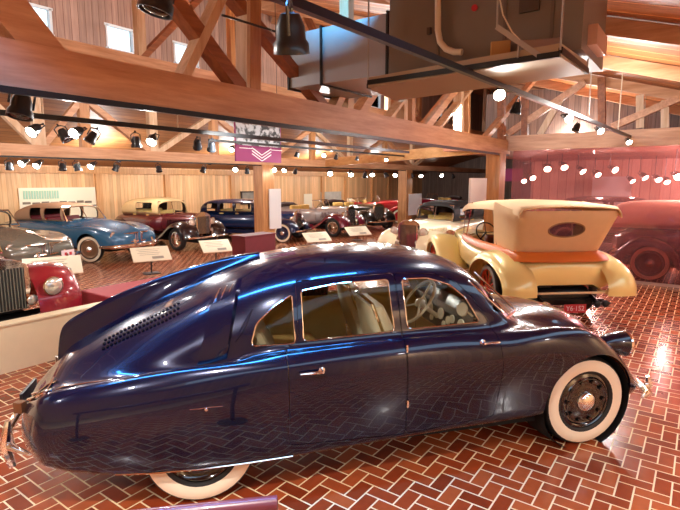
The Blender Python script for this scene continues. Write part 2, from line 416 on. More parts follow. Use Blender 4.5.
b = BM(); box(b, (GX, -.15, 1.43), (.012, 7.7, 2.84)); o = struct('window_6', b, pinkglass())
b = BM(); box(b, (GX, -.15, .03), (.05, 7.7, .06)); link('window_rail', b, mat('pale_metal', 'c9b8b4', .3, .6), o, smooth=False)
ROSE = wood('rose_wall', 'dcb4a0', 'c89c8c', 'Z', .3, 'Y', .5, 'a06a60')
b = BM(); box(b, (20.5, -1, 1.5), (.2, 13, 3)); struct('wall_right', b, ROSE)
b = BM(); box(b, (16.3, 1.0, 2.95), (8.3, 9, .1)); struct('ceiling_annex', b, wood('annex_ceiling', 'c08468', '9a6450', 'Y', .4, 'X', .6, '7a4a3c'))

# low cream parapet and the red divider that carries it on
b = BM(); box(b, (-.9, 6.30, .27), (9.4, .16, .54)); box(b, (-.9, 6.30, .548), (9.44, .20, .02))
pf = link('parapet', b, mat('cream_panel', 'e3d3b0', .6, noise=.05), smooth=False); tag(pf, 'low cream parapet in front of the maroon car with the mesh radiator', 'parapet')
b = BM(); box(b, (6.45, 6.90, .27), (5.6, 1.0, .54)); q = bevel_mod(link('divider', b, mat('red_carpet', '9c2a34', .75, noise=.15, nscale=30), smooth=False), .02, 2); tag(q, 'long low red divider behind the tail of the dark blue saloon', 'divider')
p = aty(254, 235, 8.6)
b = BM(); box(b, (p.x, 8.6, p.z/2), (1.0, .45, p.z)); box(b, (p.x, 8.6, p.z+.01), (1.04, .5, .03)); q = bevel_mod(link('pedestal', b, MAROON, smooth=False), .008); tag(q, 'square maroon pedestal behind the roof of the dark blue saloon', 'pedestal')
# padded rail close to the viewer
t = empty('barrier_rail', (0, 0, 0), label='padded maroon barrier rail at the bottom edge, below the covered rear wheel', cat='barrier')
VINYL = mat('maroon_vinyl', '5c2430', .35, coat=.3)
a = atz(277, 503, .80); c = atz(125, 519, .80); d = (a-c).normalized(); c2 = c-d*1.2
b = BM(); tube(b, [a+d*.004, a, c2, c2-d*.004], [.020, .032, .032, .02], 16); link('rail', b, VINYL, t)
for q in (a-d*.12, c2+d*.1):
    b = BM(); tube(b, [(q.x, q.y, .80), (q.x, q.y, .03)], .022, 12); lathe(b, [(.14, 0), (.14, .012), (.03, .03)], Matrix.Translation((q.x, q.y, 0)), 24); link('post', b, BLACK, t)

# ------------------------------------------------------------------ ducts
def polybox(bm, x0, x1, y0, y1, z0, z1): box(bm, ((x0+x1)/2, (y0+y1)/2, (z0+z1)/2), (x1-x0, y1-y0, z1-z0))
DX = 4.5
a = atx(288, 89, DX); c = atx(389, 74, DX); e = atx(582, 44, DX); tl = atx(303, 32, DX)
t = empty('air_duct', label='big silver grey air duct box hanging over the hall', cat='duct')
t_duct = t; b = BM(); polybox(b, DX, DX+1.0, c.y, a.y, c.z, tl.z); link('plenum', b, mat('galvanised_sheet', '9ea0a6', .35, .5, noise=.08, nscale=4), t, smooth=False)
for yy in (a.y-.02, (a.y*.67+c.y*.33)-.05, c.y+.02):
    b = BM(); polybox(b, DX-.02, DX+1.02, yy-.012, yy+.012, c.z-.02, tl.z+.02); link('duct_flange', b, BLACK, t, smooth=False)
b = BM(); polybox(b, DX-.02, DX+1.0, e.y, c.y-.01, c.z-.02, roofz(e.y)-.10); link('air_handler', b, TAR, t, smooth=False)
b = BM(); zt = roofz(e.y)-.1
for px in (440, 506, 553):
    b = BM(); p = atx(px, 20, DX); polybox(b, DX-.035, DX-.02, p.y-.012, p.y+.012, c.z-.02, zt); link('panel_seam', b, mat('duct_seam', '6e6a66', .4, .6), t, smooth=False)
b = BM(); p = atx(531, 4, DX); box(b, (DX-.04, p.y, p.z), (.03, .16, .14)); link('access_panel', b, mat('duct_fitting', '4a4440', .5), t, smooth=False); b = BM(); p = atx(431, 32, DX); box(b, (DX-.04, p.y, p.z), (.02, .04, .06)); link('switch_box', b, mat('duct_fitting', '4a4440', .5), t, smooth=False)
p = atx(476, 9, DX); b = BM(); lathe(b, [(.028, 0), (.028, .01), (0, .012)], frame((DX-.03, p.y, p.z), (-1, 0, 0)), 16); link('warning_disc', b, mat('red_sticker', 'b02030', .5), t)
# white flexible pipe bending along the duct
WP = mat('white_pipe', 'd8d0bc', .4)
b = BM(); X = DX-.14; tube(b, [atx(438, -30, X), atx(438, 30, X), atx(440, 42, X), atx(446, 49, X), atx(454, 52, X), atx(462, 52, X)], .028, 12); q = link('drain_pipe', b, WP); tag(q, 'white drain pipe bending on the face of the grey air duct', 'pipe')
# shallow tray below the handler
t2 = empty('air_tray', label='shallow dark edged tray with a beige underside below the air duct', cat='duct')
Zt = c.z-.14
qs = [at(px, py, (0, 0, 1), Zt) for px, py in ((368, 88), (560, 57), (587, 74), (395, 101))]
b = BM(); lo = [b.verts.new(v) for v in qs]; hi = [b.verts.new(v+Vector((0, 0, .10))) for v in qs]
b.faces.new(lo); b.faces.new(hi[::-1])
for i in range(4): b.faces.new((lo[i], hi[i], hi[(i+1) % 4], lo[(i+1) % 4]))
bmesh.ops.recalc_face_normals(b, faces=b.faces); link('tray_underside', b, mat('beige_sheet', 'a8977e', .6), t2, smooth=False)
b = BM()
for i in (0, 1, 3): bar(b, qs[i]+Vector((0, 0, .05)), qs[(i+1) % 4]+Vector((0, 0, .02)), .03, .045)
link('tray_edge', b, BLACK, t2, smooth=False)
for q in qs:
    b = BM(); tube(b, [q+Vector((0, 0, .05)), q+Vector((0, 0, .75 if q.x > DX-.1 else 1.1))], .008, 6); link('hanger', b, mat('zinc', 'a8a8a4', .5, .3), t2)
# things lying on the tray
def ontray(px, py, s, m, nm, lab, rz=0.3):
    p = at(px, py, (0, 0, 1), Zt+.10); b = BM(); box(b, (0, 0, s[2]/2), s); o = bevel_mod(link(nm, b, m, smooth=False), .01); o.location = (p.x, p.y, Zt+.102); o.rotation_euler = (0, 0, rz); tag(o, lab, 'box' if nm != 'cable_coil' else 'cable'); return o
ontray(500, 60, (.12, .16, .14), mat('cardboard', 'c09a60', .8), 'cardboard_box', 'cardboard box lying on the tray under the air duct')
ontray(474, 69, (.07, .20, .025), mat('navy_fabric', '203048', .7), 'equipment_case', 'flat dark blue case on the tray beside the cardboard box')
ontray(540, 52, (.16, .3, .08), mat('silver_box', '9c9490', .3, .6), 'ballast_box', 'long metallic box on the tray at its far end')
# pale square outlet at the end of the duct
b = BM(); p = atx(592, 42, DX+.45); box(b, p, (.5, .16, .16)); link('outlet_box', b, mat('outlet_sheet', 'd8b8a8', .35, .4), t_duct, smooth=False)
# electrical strut with cable in front of the duct
t = empty('cable_tray', label='short steel strut with cables hung in front of the air duct', cat='strut')
ZINC = mat('zinc', 'a8a8a4', .5, .3)
b = BM(); p = atx(497, 27, DX-.35); q = atx(541, 57, DX-.35); bar(b, p, q, .03, .04); link('strut', b, ZINC, t, smooth=False)
b = BM(); tube(b, [atx(498, -10, DX-.35), p], .008, 8); m_ = (p+q)/2; tube(b, [m_, m_-Vector((0, 0, .12))], .008, 8); link('rod', b, ZINC, t)
b = BM(); tube(b, [atx(499, -5, DX-.36), atx(503, 15, DX-.36), atx(512, 32, DX-.36), atx(520, 40, DX-.36)], .006, 6); link('cable', b, WP, t)
# hanging banner
t = empty('hanging_banner', label='purple hanging banner with a grey car photograph and white chevrons', cat='banner')
BYB = 7.5
PUR = mat('purple_print', '8c2c66', .6)
tl = aty(233, 87, BYB); br = aty(281, 163, BYB); a = tl; w_ = br.x-tl.x; hgt = tl.z-br.z
b = BM(); box(b, (tl.x+w_/2, BYB, (tl.z+br.z)/2), (w_, .02, hgt)); link('banner_cloth', b, PUR, t, smooth=False)
pa = aty(236, 121, BYB); pb = aty(280, 148, BYB)
m = bpy.data.materials.new('grey_photo_print'); m.use_nodes = True; nt = m.node_tree; nz = nt.nodes.new('ShaderNodeTexNoise'); nz.inputs['Scale'].default_value = 9; tc = nt.nodes.new('ShaderNodeTexCoord'); cr_ = nt.nodes.new('ShaderNodeValToRGB'); cr_.color_ramp.elements[0].position = .42; cr_.color_ramp.elements[0].color = lin('30363c'); cr_.color_ramp.elements[1].position = .56; cr_.color_ramp.elements[1].color = lin('c4ccd4')
nt.links.new(tc.outputs['Object'], nz.inputs['Vector']); nt.links.new(nz.outputs['Fac'], cr_.inputs['Fac']); nt.links.new(cr_.outputs['Color'], nt.nodes['Principled BSDF'].inputs['Base Color'])
b = BM(); box(b, (tl.x+w_/2, BYB-.013, (pa.z+pb.z)/2), (w_*.96, .006, abs(pa.z-pb.z))); link('banner_photo', b, m, t, smooth=False)
WHT = mat('white_print', 'f4f0f0', .6)
b = BM(); cx = tl.x+w_*.55; cz = aty(258, 155, BYB).z
for k in range(3):
    for s in (-1, 1): bar(b, (cx+s*.28, BYB-.014, cz+.14-k*.06), (cx, BYB-.014, cz-k*.06), .006, .018, up=(0, 0, 1))
for s in (-1, 1): bar(b, (cx+s*.28, BYB-.014, cz+.12), (cx+s*.62, BYB-.014, cz+.12), .006, .014)
link('banner_chevron', b, WHT, t, smooth=False)
M = Matrix.Translation((cx, BYB-.014, aty(265, 97, BYB).z)) @ Matrix.Rotation(R(90), 4, 'X')
text_mesh('banner_lettering', '- four -', .22, WHT, t, M)
for xx in (tl.x+.1, tl.x+w_-.1):
    b = BM(); tube(b, [(xx, BYB, tl.z), (xx, BYB, roofz(BYB))], .006, 6); link('hanger', b, BLACK, t)
p = atx(510, 175, 20.3); b = BM(); box(b, (20.36, p.y, p.z), (.05, 1.0, .5)); q = link('wall_sign', b, PUR, smooth=False); tag(q, 'small purple sign on the far wall behind the pink glass', 'sign')
# panels and pictures
def panel(px0, py0, px1, py1, y, m, nm, lab, cat, frame_m=None, dz=.04):
    a = aty(px0, py0, y); c = aty(px1, py1, y); b = BM(); box(b, ((a.x+c.x)/2, y, (a.z+c.z)/2), (c.x-a.x, dz, a.z-c.z)); o = link(nm, b, m, smooth=False); tag(o, lab, cat)
    if frame_m:
        b = BM()
        for q in (((a.x+c.x)/2, a.z, c.x-a.x+.08, .06), ((a.x+c.x)/2, c.z, c.x-a.x+.08, .06)): box(b, (q[0], y-.02, q[1]), (q[2], dz+.02, q[3]))
        for xx in (a.x, c.x): box(b, (xx, y-.02, (a.z+c.z)/2), (.06, dz+.02, a.z-c.z))
        link('picture_frame', b, frame_m, o, smooth=False)
    return o, a, c
WP2 = mat('white_panel', 'dfe2e4', .5)
for px0, py0, px1, py1, lab in ((269, 189, 281, 228, 'white hanging panel on the side of the timber post by the dark blue saloon'), (409, 194, 421, 214, 'white panel on the side of the timber post near the small red car')):
    panel(px0, py0, px1, py1, 10.93, WP2, 'white_banner', lab, 'panel')
panel(470, 178, 485, 206, 3.85, WP2, 'white_banner', 'white panel beside the timber post behind the cream tourer', 'panel')
p = atx(612, 182, 19.5); b = BM(); box(b, (19.5, p.y, 1.151), (.1, 1.2, 2.3)); q = link('free_standing_panel', b, WP2, smooth=False); tag(q, 'pale free standing panel seen through the pink glass', 'panel')
CREAMP = mat('cream_board', 'efe6cc', .6)
o, a, c = panel(18, 188, 98, 232, BY-.03, CREAMP, 'wall_display', 'wide cream display board with pictures on the pine wall behind the blue convertible', 'display board')
b = BM(); L = c.x-a.x
for k in range(14): box(b, (a.x+L*(.06+k*.032), BY-.06, a.z-.22), (.05, .02, .26))
link('green_striping', b, mat('green_print', 'a8d0b8', .6), o, smooth=False)
b = BM()
for k in range(8): box(b, (a.x+L*(.08+k*.115), BY-.06, a.z-.47-.02*(k % 2)), (.22, .02, .07))
for k in range(3): box(b, (a.x+L*(.10+k*.13), BY-.06, a.z-.8), (.3, .02, .22))
link('display_picture', b, mat('brown_print', '7c6e5c', .6), o, smooth=False)
GP = MATS.get('x') or mat('picture_print', '8a8478', .6, noise=.5, nscale=5)
panel(241, 192, 258, 203, BY-.03, GP, 'framed_picture', 'dark framed picture on the pine wall above the dark blue saloon', 'picture', mat('dark_frame', '3a2c24', .5))
panel(304, 194, 312, 208, BY-.03, CREAMP, 'wall_poster', 'narrow cream poster on the pine wall left of the larger print', 'poster')
panel(321, 192, 341, 208, BY-.03, mat('grey_print', 'b8b6ac', .6, noise=.3, nscale=4), 'wall_print', 'large pale grey print on the pine wall behind the silver and maroon roadster', 'picture')
panel(439, 203, 452, 212, BY-.03, GP, 'framed_picture', 'small grey picture on the pine wall over the black folded top', 'picture')
# slanting information boards
def info(px, py, wpx, lab, y, rz=0, z=.62):
    p = aty(px, py, y); t = empty('information_stand', (p.x, p.y, 0), rz, lab, 'sign', 'slanting information boards in front of the cars')
    M3 = Matrix.Rotation(-R(38), 3, 'Y') 
    zc = p.z
    Mx = Matrix.Rotation(R(35), 3, 'X')
    b = BM(); box(b, (0, 0, zc), (wpx, .48, .02), Mx); link('board', b, CREAMP, t, smooth=False)
    b = BM()
    for k in range(4): box(b, Vector((0, 0, zc))+Mx @ Vector((-wpx*.05, .15-k*.06, .013)), (wpx*(.5 if k % 2 else .6), .007, .004), Mx)
    box(b, Vector((0, 0, zc))+Mx @ Vector((wpx*.15, -.14, .013)), (wpx*.3, .08, .004), Mx); link('printing', b, mat('grey_ink', '9a9486', .6), t, smooth=False)
    b = BM(); tube(b, [(0, 0, zc-.03), (0, .05, .02)], .02, 8); box(b, (0, .05, .01), (.35, .3, .02)); link('stand', b, BLACK, t, smooth=False)
    return t
info(53, 266, .95, 'slanting cream information board in front of the grey car, nearest the maroon car', 9.6, R(-22))
info(151, 254, .85, 'slanting cream information board in front of the light blue convertible', 10.3, R(-22))
info(216, 246, .80, 'slanting cream information board in front of the maroon car with the tan top', 10.4, R(-22))
info(317, 237, .95, 'slanting cream information board beside the dark blue saloon', 10.5, R(-22))
info(358, 231, .95, 'slanting cream information board in front of the silver and maroon roadster', 10.1, R(-22))
# ------------------------------------------------------------------ the dark blue streamlined saloon
def blue_paint():
    m = bpy.data.materials.new('midnight_blue_paint'); m.use_nodes = True; b = m.node_tree.nodes['Principled BSDF']
    b.inputs['Base Color'].default_value = (.0010, .0042, .024, 1); b.inputs['Metallic'].default_value = .5; b.inputs['Roughness'].default_value = .22
    b.inputs['Coat Weight'].default_value = 1; b.inputs['Coat Roughness'].default_value = .02; b.inputs['Coat IOR'].default_value = 1.4
    return m
PAINT = blue_paint()
TAN = mat('tan_upholstery', 'e0b868', .7, noise=.15)
STREAM_AT = (2.41, 3.12, 0); STREAM_RZ = R(-39.88)
# station x : half section, from sill to roof centre (y, z)
ST = [
 (-1.17, [(.05,.44),(.12,.44),(.16,.48),(.16,.52),(.13,.56),(.10,.58),(.08,.60),(.06,.61),(.04,.62),(.02,.63),(0,.63)]),
 (-1.12, [(.30,.40),(.38,.42),(.42,.48),(.42,.54),(.38,.62),(.32,.66),(.27,.67),(.20,.68),(.13,.69),(.06,.70),(0,.70)]),
 (-0.99, [(.48,.37),(.60,.40),(.66,.50),(.66,.60),(.62,.71),(.56,.765),(.48,.765),(.36,.77),(.24,.80),(.11,.83),(0,.84)]),
 (-0.85, [(.60,.34),(.70,.37),(.76,.50),(.765,.65),(.73,.79),(.66,.855),(.57,.845),(.44,.88),(.29,.93),(.13,.965),(0,.98)]),
 (-0.50, [(.70,.30),(.77,.33),(.815,.50),(.82,.70),(.78,.86),(.71,.925),(.62,.885),(.50,.97),(.34,1.08),(.16,1.15),(0,1.17)]),
 (-0.15, [(.72,.275),(.80,.31),(.835,.50),(.84,.72),(.80,.90),(.73,.965),(.64,.905),(.56,1.05),(.42,1.20),(.21,1.30),(0,1.33)]),
 (0.15, [(.72,.275),(.81,.31),(.84,.50),(.845,.74),(.81,.92),(.75,.98),(.66,.93),(.61,1.12),(.48,1.32),(.25,1.43),(0,1.465)]),
 (0.50, [(.72,.28),(.81,.31),(.84,.50),(.845,.74),(.82,.93),(.765,1.00),(.705,1.03),(.665,1.20),(.55,1.42),(.29,1.54),(0,1.565)]),
 (0.90, [(.71,.29),(.80,.32),(.83,.50),(.84,.74),(.82,.93),(.77,1.02),(.715,1.055),(.675,1.24),(.575,1.48),(.31,1.59),(0,1.615)]),
 (1.35, [(.70,.30),(.79,.33),(.82,.50),(.835,.74),(.82,.93),(.77,1.03),(.715,1.07),(.675,1.25),(.575,1.50),(.31,1.605),(0,1.625)]),
 (1.75, [(.69,.31),(.78,.34),(.81,.50),(.83,.74),(.815,.93),(.765,1.03),(.705,1.07),(.665,1.24),(.565,1.475),(.30,1.58),(0,1.595)]),
 (2.05, [(.68,.31),(.77,.34),(.80,.50),(.825,.74),(.81,.93),(.755,1.02),(.69,1.06),(.64,1.22),(.53,1.41),(.28,1.49),(0,1.50)]),
 (2.25, [(.68,.31),(.76,.34),(.79,.50),(.82,.74),(.81,.92),(.75,1.01),(.67,1.05),(.60,1.16),(.48,1.27),(.26,1.33),(0,1.34)]),
 (2.48, [(.67,.31),(.75,.34),(.78,.50),(.815,.76),(.805,.93),(.74,1.02),(.62,1.02),(.52,1.05),(.42,1.09),(.23,1.12),(0,1.13)]),
 (2.70, [(.66,.31),(.74,.34),(.775,.52),(.81,.78),(.79,.95),(.71,1.03),(.56,.97),(.46,1.00),(.37,1.05),(.20,1.09),(0,1.10)]),
 (3.00, [(.66,.32),(.74,.35),(.775,.52),(.80,.76),(.77,.90),(.69,.98),(.50,.87),(.41,.92),(.33,.99),(.18,1.04),(0,1.055)]),
 (3.25, [(.64,.33),(.72,.36),(.76,.50),(.78,.66),(.74,.77),(.66,.83),(.46,.76),(.37,.82),(.29,.90),(.16,.96),(0,.975)]),
 (3.45, [(.60,.34),(.68,.36),(.72,.44),(.73,.53),(.70,.60),(.62,.65),(.42,.64),(.33,.70),(.25,.78),(.13,.85),(0,.865)]),
 (3.60, [(.50,.35),(.57,.36),(.62,.39),(.62,.43),(.58,.48),(.50,.51),(.36,.53),(.28,.57),(.20,.64),(.10,.70),(0,.715)]),
 (3.68, [(.20,.37),(.26,.38),(.30,.40),(.31,.42),(.29,.44),(.25,.46),(.19,.48),(.15,.50),(.10,.53),(.05,.56),(0,.57)]),
]
def stream_grid(nx=6, nv=5):
    A = np.array([[(x, y, z) for y, z in s] for x, s in ST])           # stations, pts, 3
    ns, npt, _ = A.shape
    B = cr(A.reshape(ns, -1), nx).reshape(-1, npt, 3)
    rows = []
    for r_ in B:
        c = cr(r_, nv); rows.append(c)
    G = np.array(rows); G[..., 1] = np.maximum(G[..., 1], 0); G[:, -1, 1] = 0
    return G
SG = stream_grid()
NX, NV = 6, 5
def spt(x, v, side=-1):
    """point and outward normal of the coachwork at station coordinate x and section coordinate v (0..10)"""
    xs = SG[:, 0, 0]; i = int(np.clip(np.searchsorted(xs, x)-1, 0, len(xs)-2)); t = (x-xs[i])/(xs[i+1]-xs[i])
    def ev(i, t, v):
        j = min(int(v*NV), SG.shape[1]-2); q = v*NV-j
        a = SG[i, j]*(1-q)+SG[i, j+1]*q; b = SG[i+1, j]*(1-q)+SG[i+1, j+1]*q; return a*(1-t)+b*t
    p = ev(i, t, v); dx = SG[min(i+1, len(xs)-1)]-SG[max(i-1, 0)]
    j = min(int(v*NV), SG.shape[1]-2); du = dx[j]; dv = SG[i, j+1]-SG[i, j]
    n = np.cross(dv, du); n /= np.linalg.norm(n)+1e-9
    if n[1]*1+n[2]*.6 < 0: n = -n
    p = Vector(p); n = Vector(n)
    if side < 0: p.y = -p.y; n.y = -n.y
    return p, n
def vz(x, z):
    """section coordinate v at which the coachwork reaches height z"""
    best = None
    for k in range(0, 400):
        v = k/40; p, _ = spt(x, v, 1)
        if best is None or abs(p.z-z) < best[0]: best = (abs(p.z-z), v)
    return best[1]

car = empty('streamlined_saloon', STREAM_AT, STREAM_RZ, 'large midnight blue streamlined vintage saloon with a dorsal tail fin on the brick floor', 'car')
bm = BM()
full = []
for r_ in SG:
    half = [tuple(p) for p in r_]
    full.append([(p[0], -p[1], p[2]) for p in half]+[(p[0], p[1], p[2]) for p in half[-2::-1]])
grid(bm, full); finish(bm, 2e-4)
# close the blunt ends
me_shell = bpy.data.meshes.new('shell'); bm.to_mesh(me_shell); bm.free()
def shell_copy(name, thick, m):
    o = bpy.data.objects.new(name, me_shell.copy()); COL.objects.link(o)
    for mm in m: o.data.materials.append(mm)
    md = o.modifiers.new('s', 'SOLIDIFY'); md.thickness = thick; md.offset = -1; md.material_offset = 1 if len(m) > 1 else 0; md.material_offset_rim = 0; md.use_even_offset = False
    bpy.context.view_layer.update()
    dg = bpy.context.evaluated_depsgraph_get(); nm = bpy.data.meshes.new_from_object(o.evaluated_get(dg)); o.modifiers.clear(); o.data = nm
    return o
def rnd(poly, r=.03, k=4):
    """rounded polygon corners"""
    out = []; n = len(poly)
    for i in range(n):
        p = Vector(poly[i]); a = Vector(poly[i-1]); b = Vector(poly[(i+1) % n])
        da = (a-p); db = (b-p); ra = min(r, da.length*.45); rb = min(r, db.length*.45)
        s = p+da.normalized()*ra; e = p+db.normalized()*rb
        for j in range(k+1):
            t = j/k; q = s*(1-t)**2+p*2*t*(1-t)+e*t*t; out.append((q.x, q.y))
    return out
W_Q = rnd([(.37,1.06),(.41,1.20),(.52,1.30),(.66,1.385),(.665,1.06)], .03)
W_R = rnd([(.72,1.07),(.72,1.405),(1.0,1.44),(1.355,1.455),(1.375,1.095)], .03)
W_F = rnd([(1.475,1.10),(1.455,1.455),(1.66,1.445),(1.83,1.395),(1.96,1.29),(2.07,1.10)], .04)
D_R = rnd([(.60,.40),(.60,1.03),(.69,1.08),(.69,1.46),(1.40,1.49),(1.425,1.08),(1.43,.36)], .03)
D_F = rnd([(1.44,.36),(1.435,1.08),(1.41,1.49),(1.72,1.47),(1.90,1.40),(2.03,1.28),(2.16,1.06),(2.19,.80),(2.15,.40)], .03)
def wedge(poly, sides=(-1, 1)):
    b = BM()
    for s in sides: prism(b, poly, 'y', s*.42, s*1.1)
    return b
def scaled(poly, k=.0045):
    c = np.mean(poly, axis=0); out = []
    for p in poly:
        d = np.array(p)-c; L = np.linalg.norm(d); out.append(tuple(c+d*(1+k/L)))
    return out
body = shell_copy('body_shell', .022, [PAINT, TAN])
C1 = BM()
for poly in (W_Q, W_R, W_F):
    for s in (-1, 1): prism(C1, poly, 'y', s*.42, s*1.1)
boolean(body, C1)
# windscreen: a flat centre light and two corner lights
def wcut():
    b = BM(); prism(b, rnd([(-.36,1.17),(-.34,1.42),(.34,1.42),(.36,1.17)], .03), 'x', 2.03, 2.7)
    return b
boolean(body, wcut())
def ccut(sides=(-1, 1)):
    b = BM()
    for s in sides:
        # corner light between the door pillar and the centre light
        q = [(.44,1.13),(.38,1.38),(.50,1.36),(.605,1.17)]
        A = []
        for (yy, zz) in q:
            A.append((yy*s, zz))
        V1 = [b.verts.new((2.075+(.03 if abs(y_) < .45 else 0), y_-s*.10, z_)) for y_, z_ in A]; V2 = [b.verts.new((2.6, y_+s*.30, z_-.02)) for y_, z_ in A]
        b.faces.new(V1); b.faces.new(V2[::-1])
        for i in range(4): b.faces.new((V1[i], V2[i], V2[(i+1) % 4], V1[(i+1) % 4]))
    return b
boolean(body, ccut())
# front wheel arches
arch = [(3.035+.422*math.cos(q), .375+.425*math.sin(q)) for q in np.linspace(-.15, math.pi+.15, 30)]+[(2.61, .1), (3.46, .1)]
for s in (-1, 1):
    b = BM(); prism(b, arch, 'y', s*.46, s*1.1); boolean(body, b)
# doors
doors = []
for poly in (D_R, D_F):
    for s in (-1, 1):
        d = bpy.data.objects.new('door', body.data.copy()); COL.objects.link(d)
        bb = BM(); prism(bb, poly, 'y', s*.42, s*1.1); boolean(d, bb, 'INTERSECT'); doors.append((d, s, poly))
for poly in (D_R, D_F):
    bb = BM(); prism(bb, scaled(poly), 'y', .40, 1.12); boolean(body, bb)
    bb = BM(); prism(bb, scaled(poly), 'y', -1.12, -.40); boolean(body, bb)
body.parent = car
def smooth_obj(o, a=35):
    for p in o.data.polygons: p.use_smooth = True
    o.data.set_sharp_from_angle(angle=R(a))
smooth_obj(body)
for d, s, poly in doors: d.parent = car; smooth_obj(d)
# panes
for poly, nm in ((W_Q, 'quarter_window'), (W_R, 'door_window'), (W_F, 'door_window')):
    for s in (-1, 1):
        g = shell_copy(nm, .004, [CLEAR]); bb = BM(); prism(bb, scaled(poly, -.001), 'y', s*.42, s*1.1); boolean(g, bb, 'INTERSECT'); smooth_obj(g)
        for v in g.data.vertices: v.co.y -= s*.010
        if nm == 'door_window': g.parent = doors[(0 if poly is W_R else 2)+(0 if s < 0 else 1)][0]; g.name = 'window_pane'
        else: g.parent = car
for fn in (wcut, lambda: ccut((-1,)), lambda: ccut((1,))):
    g = shell_copy('windscreen', .004, [CLEAR]); boolean(g, fn(), 'INTERSECT'); smooth_obj(g); g.parent = car
# chrome window frames
def frame_strip(poly, par, s, name='window_frame', r=.0045):
    b = BM(); pts = []
    P = np.array(poly)
    for x, z in P[::2]:
        v = vz(x, z); p, n = spt(x, v, s); pts.append(p+n*.003)
    tube(b, pts, r, 6, closed=True); return link(name, b, CHROME, par)
for i, (poly, dr) in enumerate(((W_Q, None), (W_R, 0), (W_F, 2))):
    for s in (-1, 1): frame_strip(poly, car if dr is None else doors[dr+(0 if s < 0 else 1)][0], s)
b = BM(); pts = [spt(x, vz(x, z), -1)[0] for x, z in ((2.02,1.40),(2.1,1.33),(2.2,1.24),(2.33,1.13))]
pts2 = [Vector((p.x, -p.y, p.z)) for p in pts]
for s in (-1, 1):
    b = BM(); tube(b, pts if s < 0 else pts2, .009, 6)
    tube(b, [Vector((2.16, s*.40, 1.43)), Vector((2.52, s*.44, 1.11))], .008, 6)
    tube(b, [Vector((2.52, s*.44, 1.105)), Vector((2.34, s*.60, 1.09))], .008, 6)
    link('windscreen_frame', b, CHROME, car)
# dorsal fin
fin_top = [(-1.0,.70),(-.985,.90),(-.955,1.06),(-.90,1.135),(-.80,1.195),(-.55,1.32),(-.25,1.43),(.05,1.52),(.30,1.575),(.50,1.60)]
fb = BM(); G = []
T = cr(np.array(fin_top), 4)
for x, z in T:
    v = 10.0; base = spt(max(x, -1.2), 10, 1)[0].z-.03
    hgt = max(z-base, .002); wdt = .012+.030*min(1, (x+1.0)/1.2)
    G.append([(x, -wdt*2.2, base), (x, -wdt*1.1, base+hgt*.35), (x, -wdt*.7, base+hgt*.75), (x, -wdt*.4, z-.006), (x, 0, z), (x, wdt*.4, z-.006), (x, wdt*.7, base+hgt*.75), (x, wdt*1.1, base+hgt*.35), (x, wdt*2.2, base)])
grid(fb, G); finish(fb); link('tail_fin', fb, PAINT, car, angle=60)
# engine cover louvres, slit vents, side intake scoops
for s in (-1, 1):
    b = BM()
    for i in range(20):
        x = -.60+i*.026
        for k in range(3):
            v = 7.75+k*.24+i*.022
            p, n = spt(x, min(v, 9.6), s); M = frame(p+n*.004, n, (1, 0, .5)); box(b, M.translation, (.018, .016, .008), M.to_3x3())
    link('engine_louvres', b, mat('louvre_metal', '30343c', .12, .9), car, smooth=False)
    b = BM()
    for k in range(3):
        pa = [spt(.14+k*.045+q*.05, 8.0+q*.5, s) for q in (0, .5, 1)]; tube(b, [p+n*.006 for p, n in pa], [.003, .008, .003], 6)
    link('slit_vents', b, CHROME, car)
    b = BM(); rows = []
    for k in range(9):
        v = 6.25+k*.30; q = math.sin(math.pi*k/8); row = []
        for j, xx in enumerate((.04, .12, .19, .22, .232)):
            p, n = spt(xx+.13*(k/8)-.02, v, s); row.append(p+n*(.002+[0, .012, .028, .034, -.004][j]*q))
        rows.append(row)
    grid(b, rows, flip=s > 0); finish(b); link('intake_scoop', b, PAINT, car, angle=50)
    b = BM()
    for k in range(4):
        pa = [spt(.27+k*.014+q*.08, 6.7+k*.12+q*.45, s) for q in (0, .33, .66, 1)]; tube(b, [p+n*.003 for p, n in pa], [.003, .006, .006, .003], 6)
    link('intake_slats', b, PAINT, car)
# running strips and handles
for s in (-1, 1):
    b = BM(); pts = [spt(x, vz(x, z), s) for x, z in ((-.50,.325),(-.3,.315),(0,.305),(.3,.305),(.62,.31))]
    tube(b, [p+n*.004 for p, n in pts], .006, 6); link('sill_strip', b, CHROME, car)
    for (x0, x1, z), d in (((.67, .82, .905), doors[0 if s < 0 else 1][0]), ((2.03, 2.15, .985), doors[2 if s < 0 else 3][0])):
        b = BM(); p, n = spt((x0+x1)/2, vz((x0+x1)/2, z), s)
        q = x1 if x0 < 1 else x0
        tube(b, [(x0, p.y+n.y*.045, z), ((x0+x1)/2, p.y+n.y*.052, z+.004), (x1, p.y+n.y*.045, z)], [.006, .010, .009], 8)
        lathe(b, [(.022, -.004), (.022, .006), (.010, .012), (.009, .045), (.0, .047)], frame((q, p.y, z), (0, s, 0)), 16)
        link('door_handle', b, CHROME, d)
    for x, z in ((1.435, .60), (1.435, .99)):
        b = BM(); p, n = spt(x, vz(x, z), s); tube(b, [p+n*.006-Vector((0, 0, .025)), p+n*.010, p+n*.006+Vector((0, 0, .025))], .009, 8)
        link('door_hinge', b, CHROME, car)
    b = BM(); pts = [spt(x, vz(x, .735), s) for x in (-.03, .03, .09, .17)]; tube(b, [p+n*.002 for p, n in pts], .0022, 6)
    p, n = spt(.07, vz(.07, .725), s); lathe(b, [(.011, 0), (.010, .010), (0, .014)], frame(p, n), 12); link('spat_latch', b, CHROME, car)
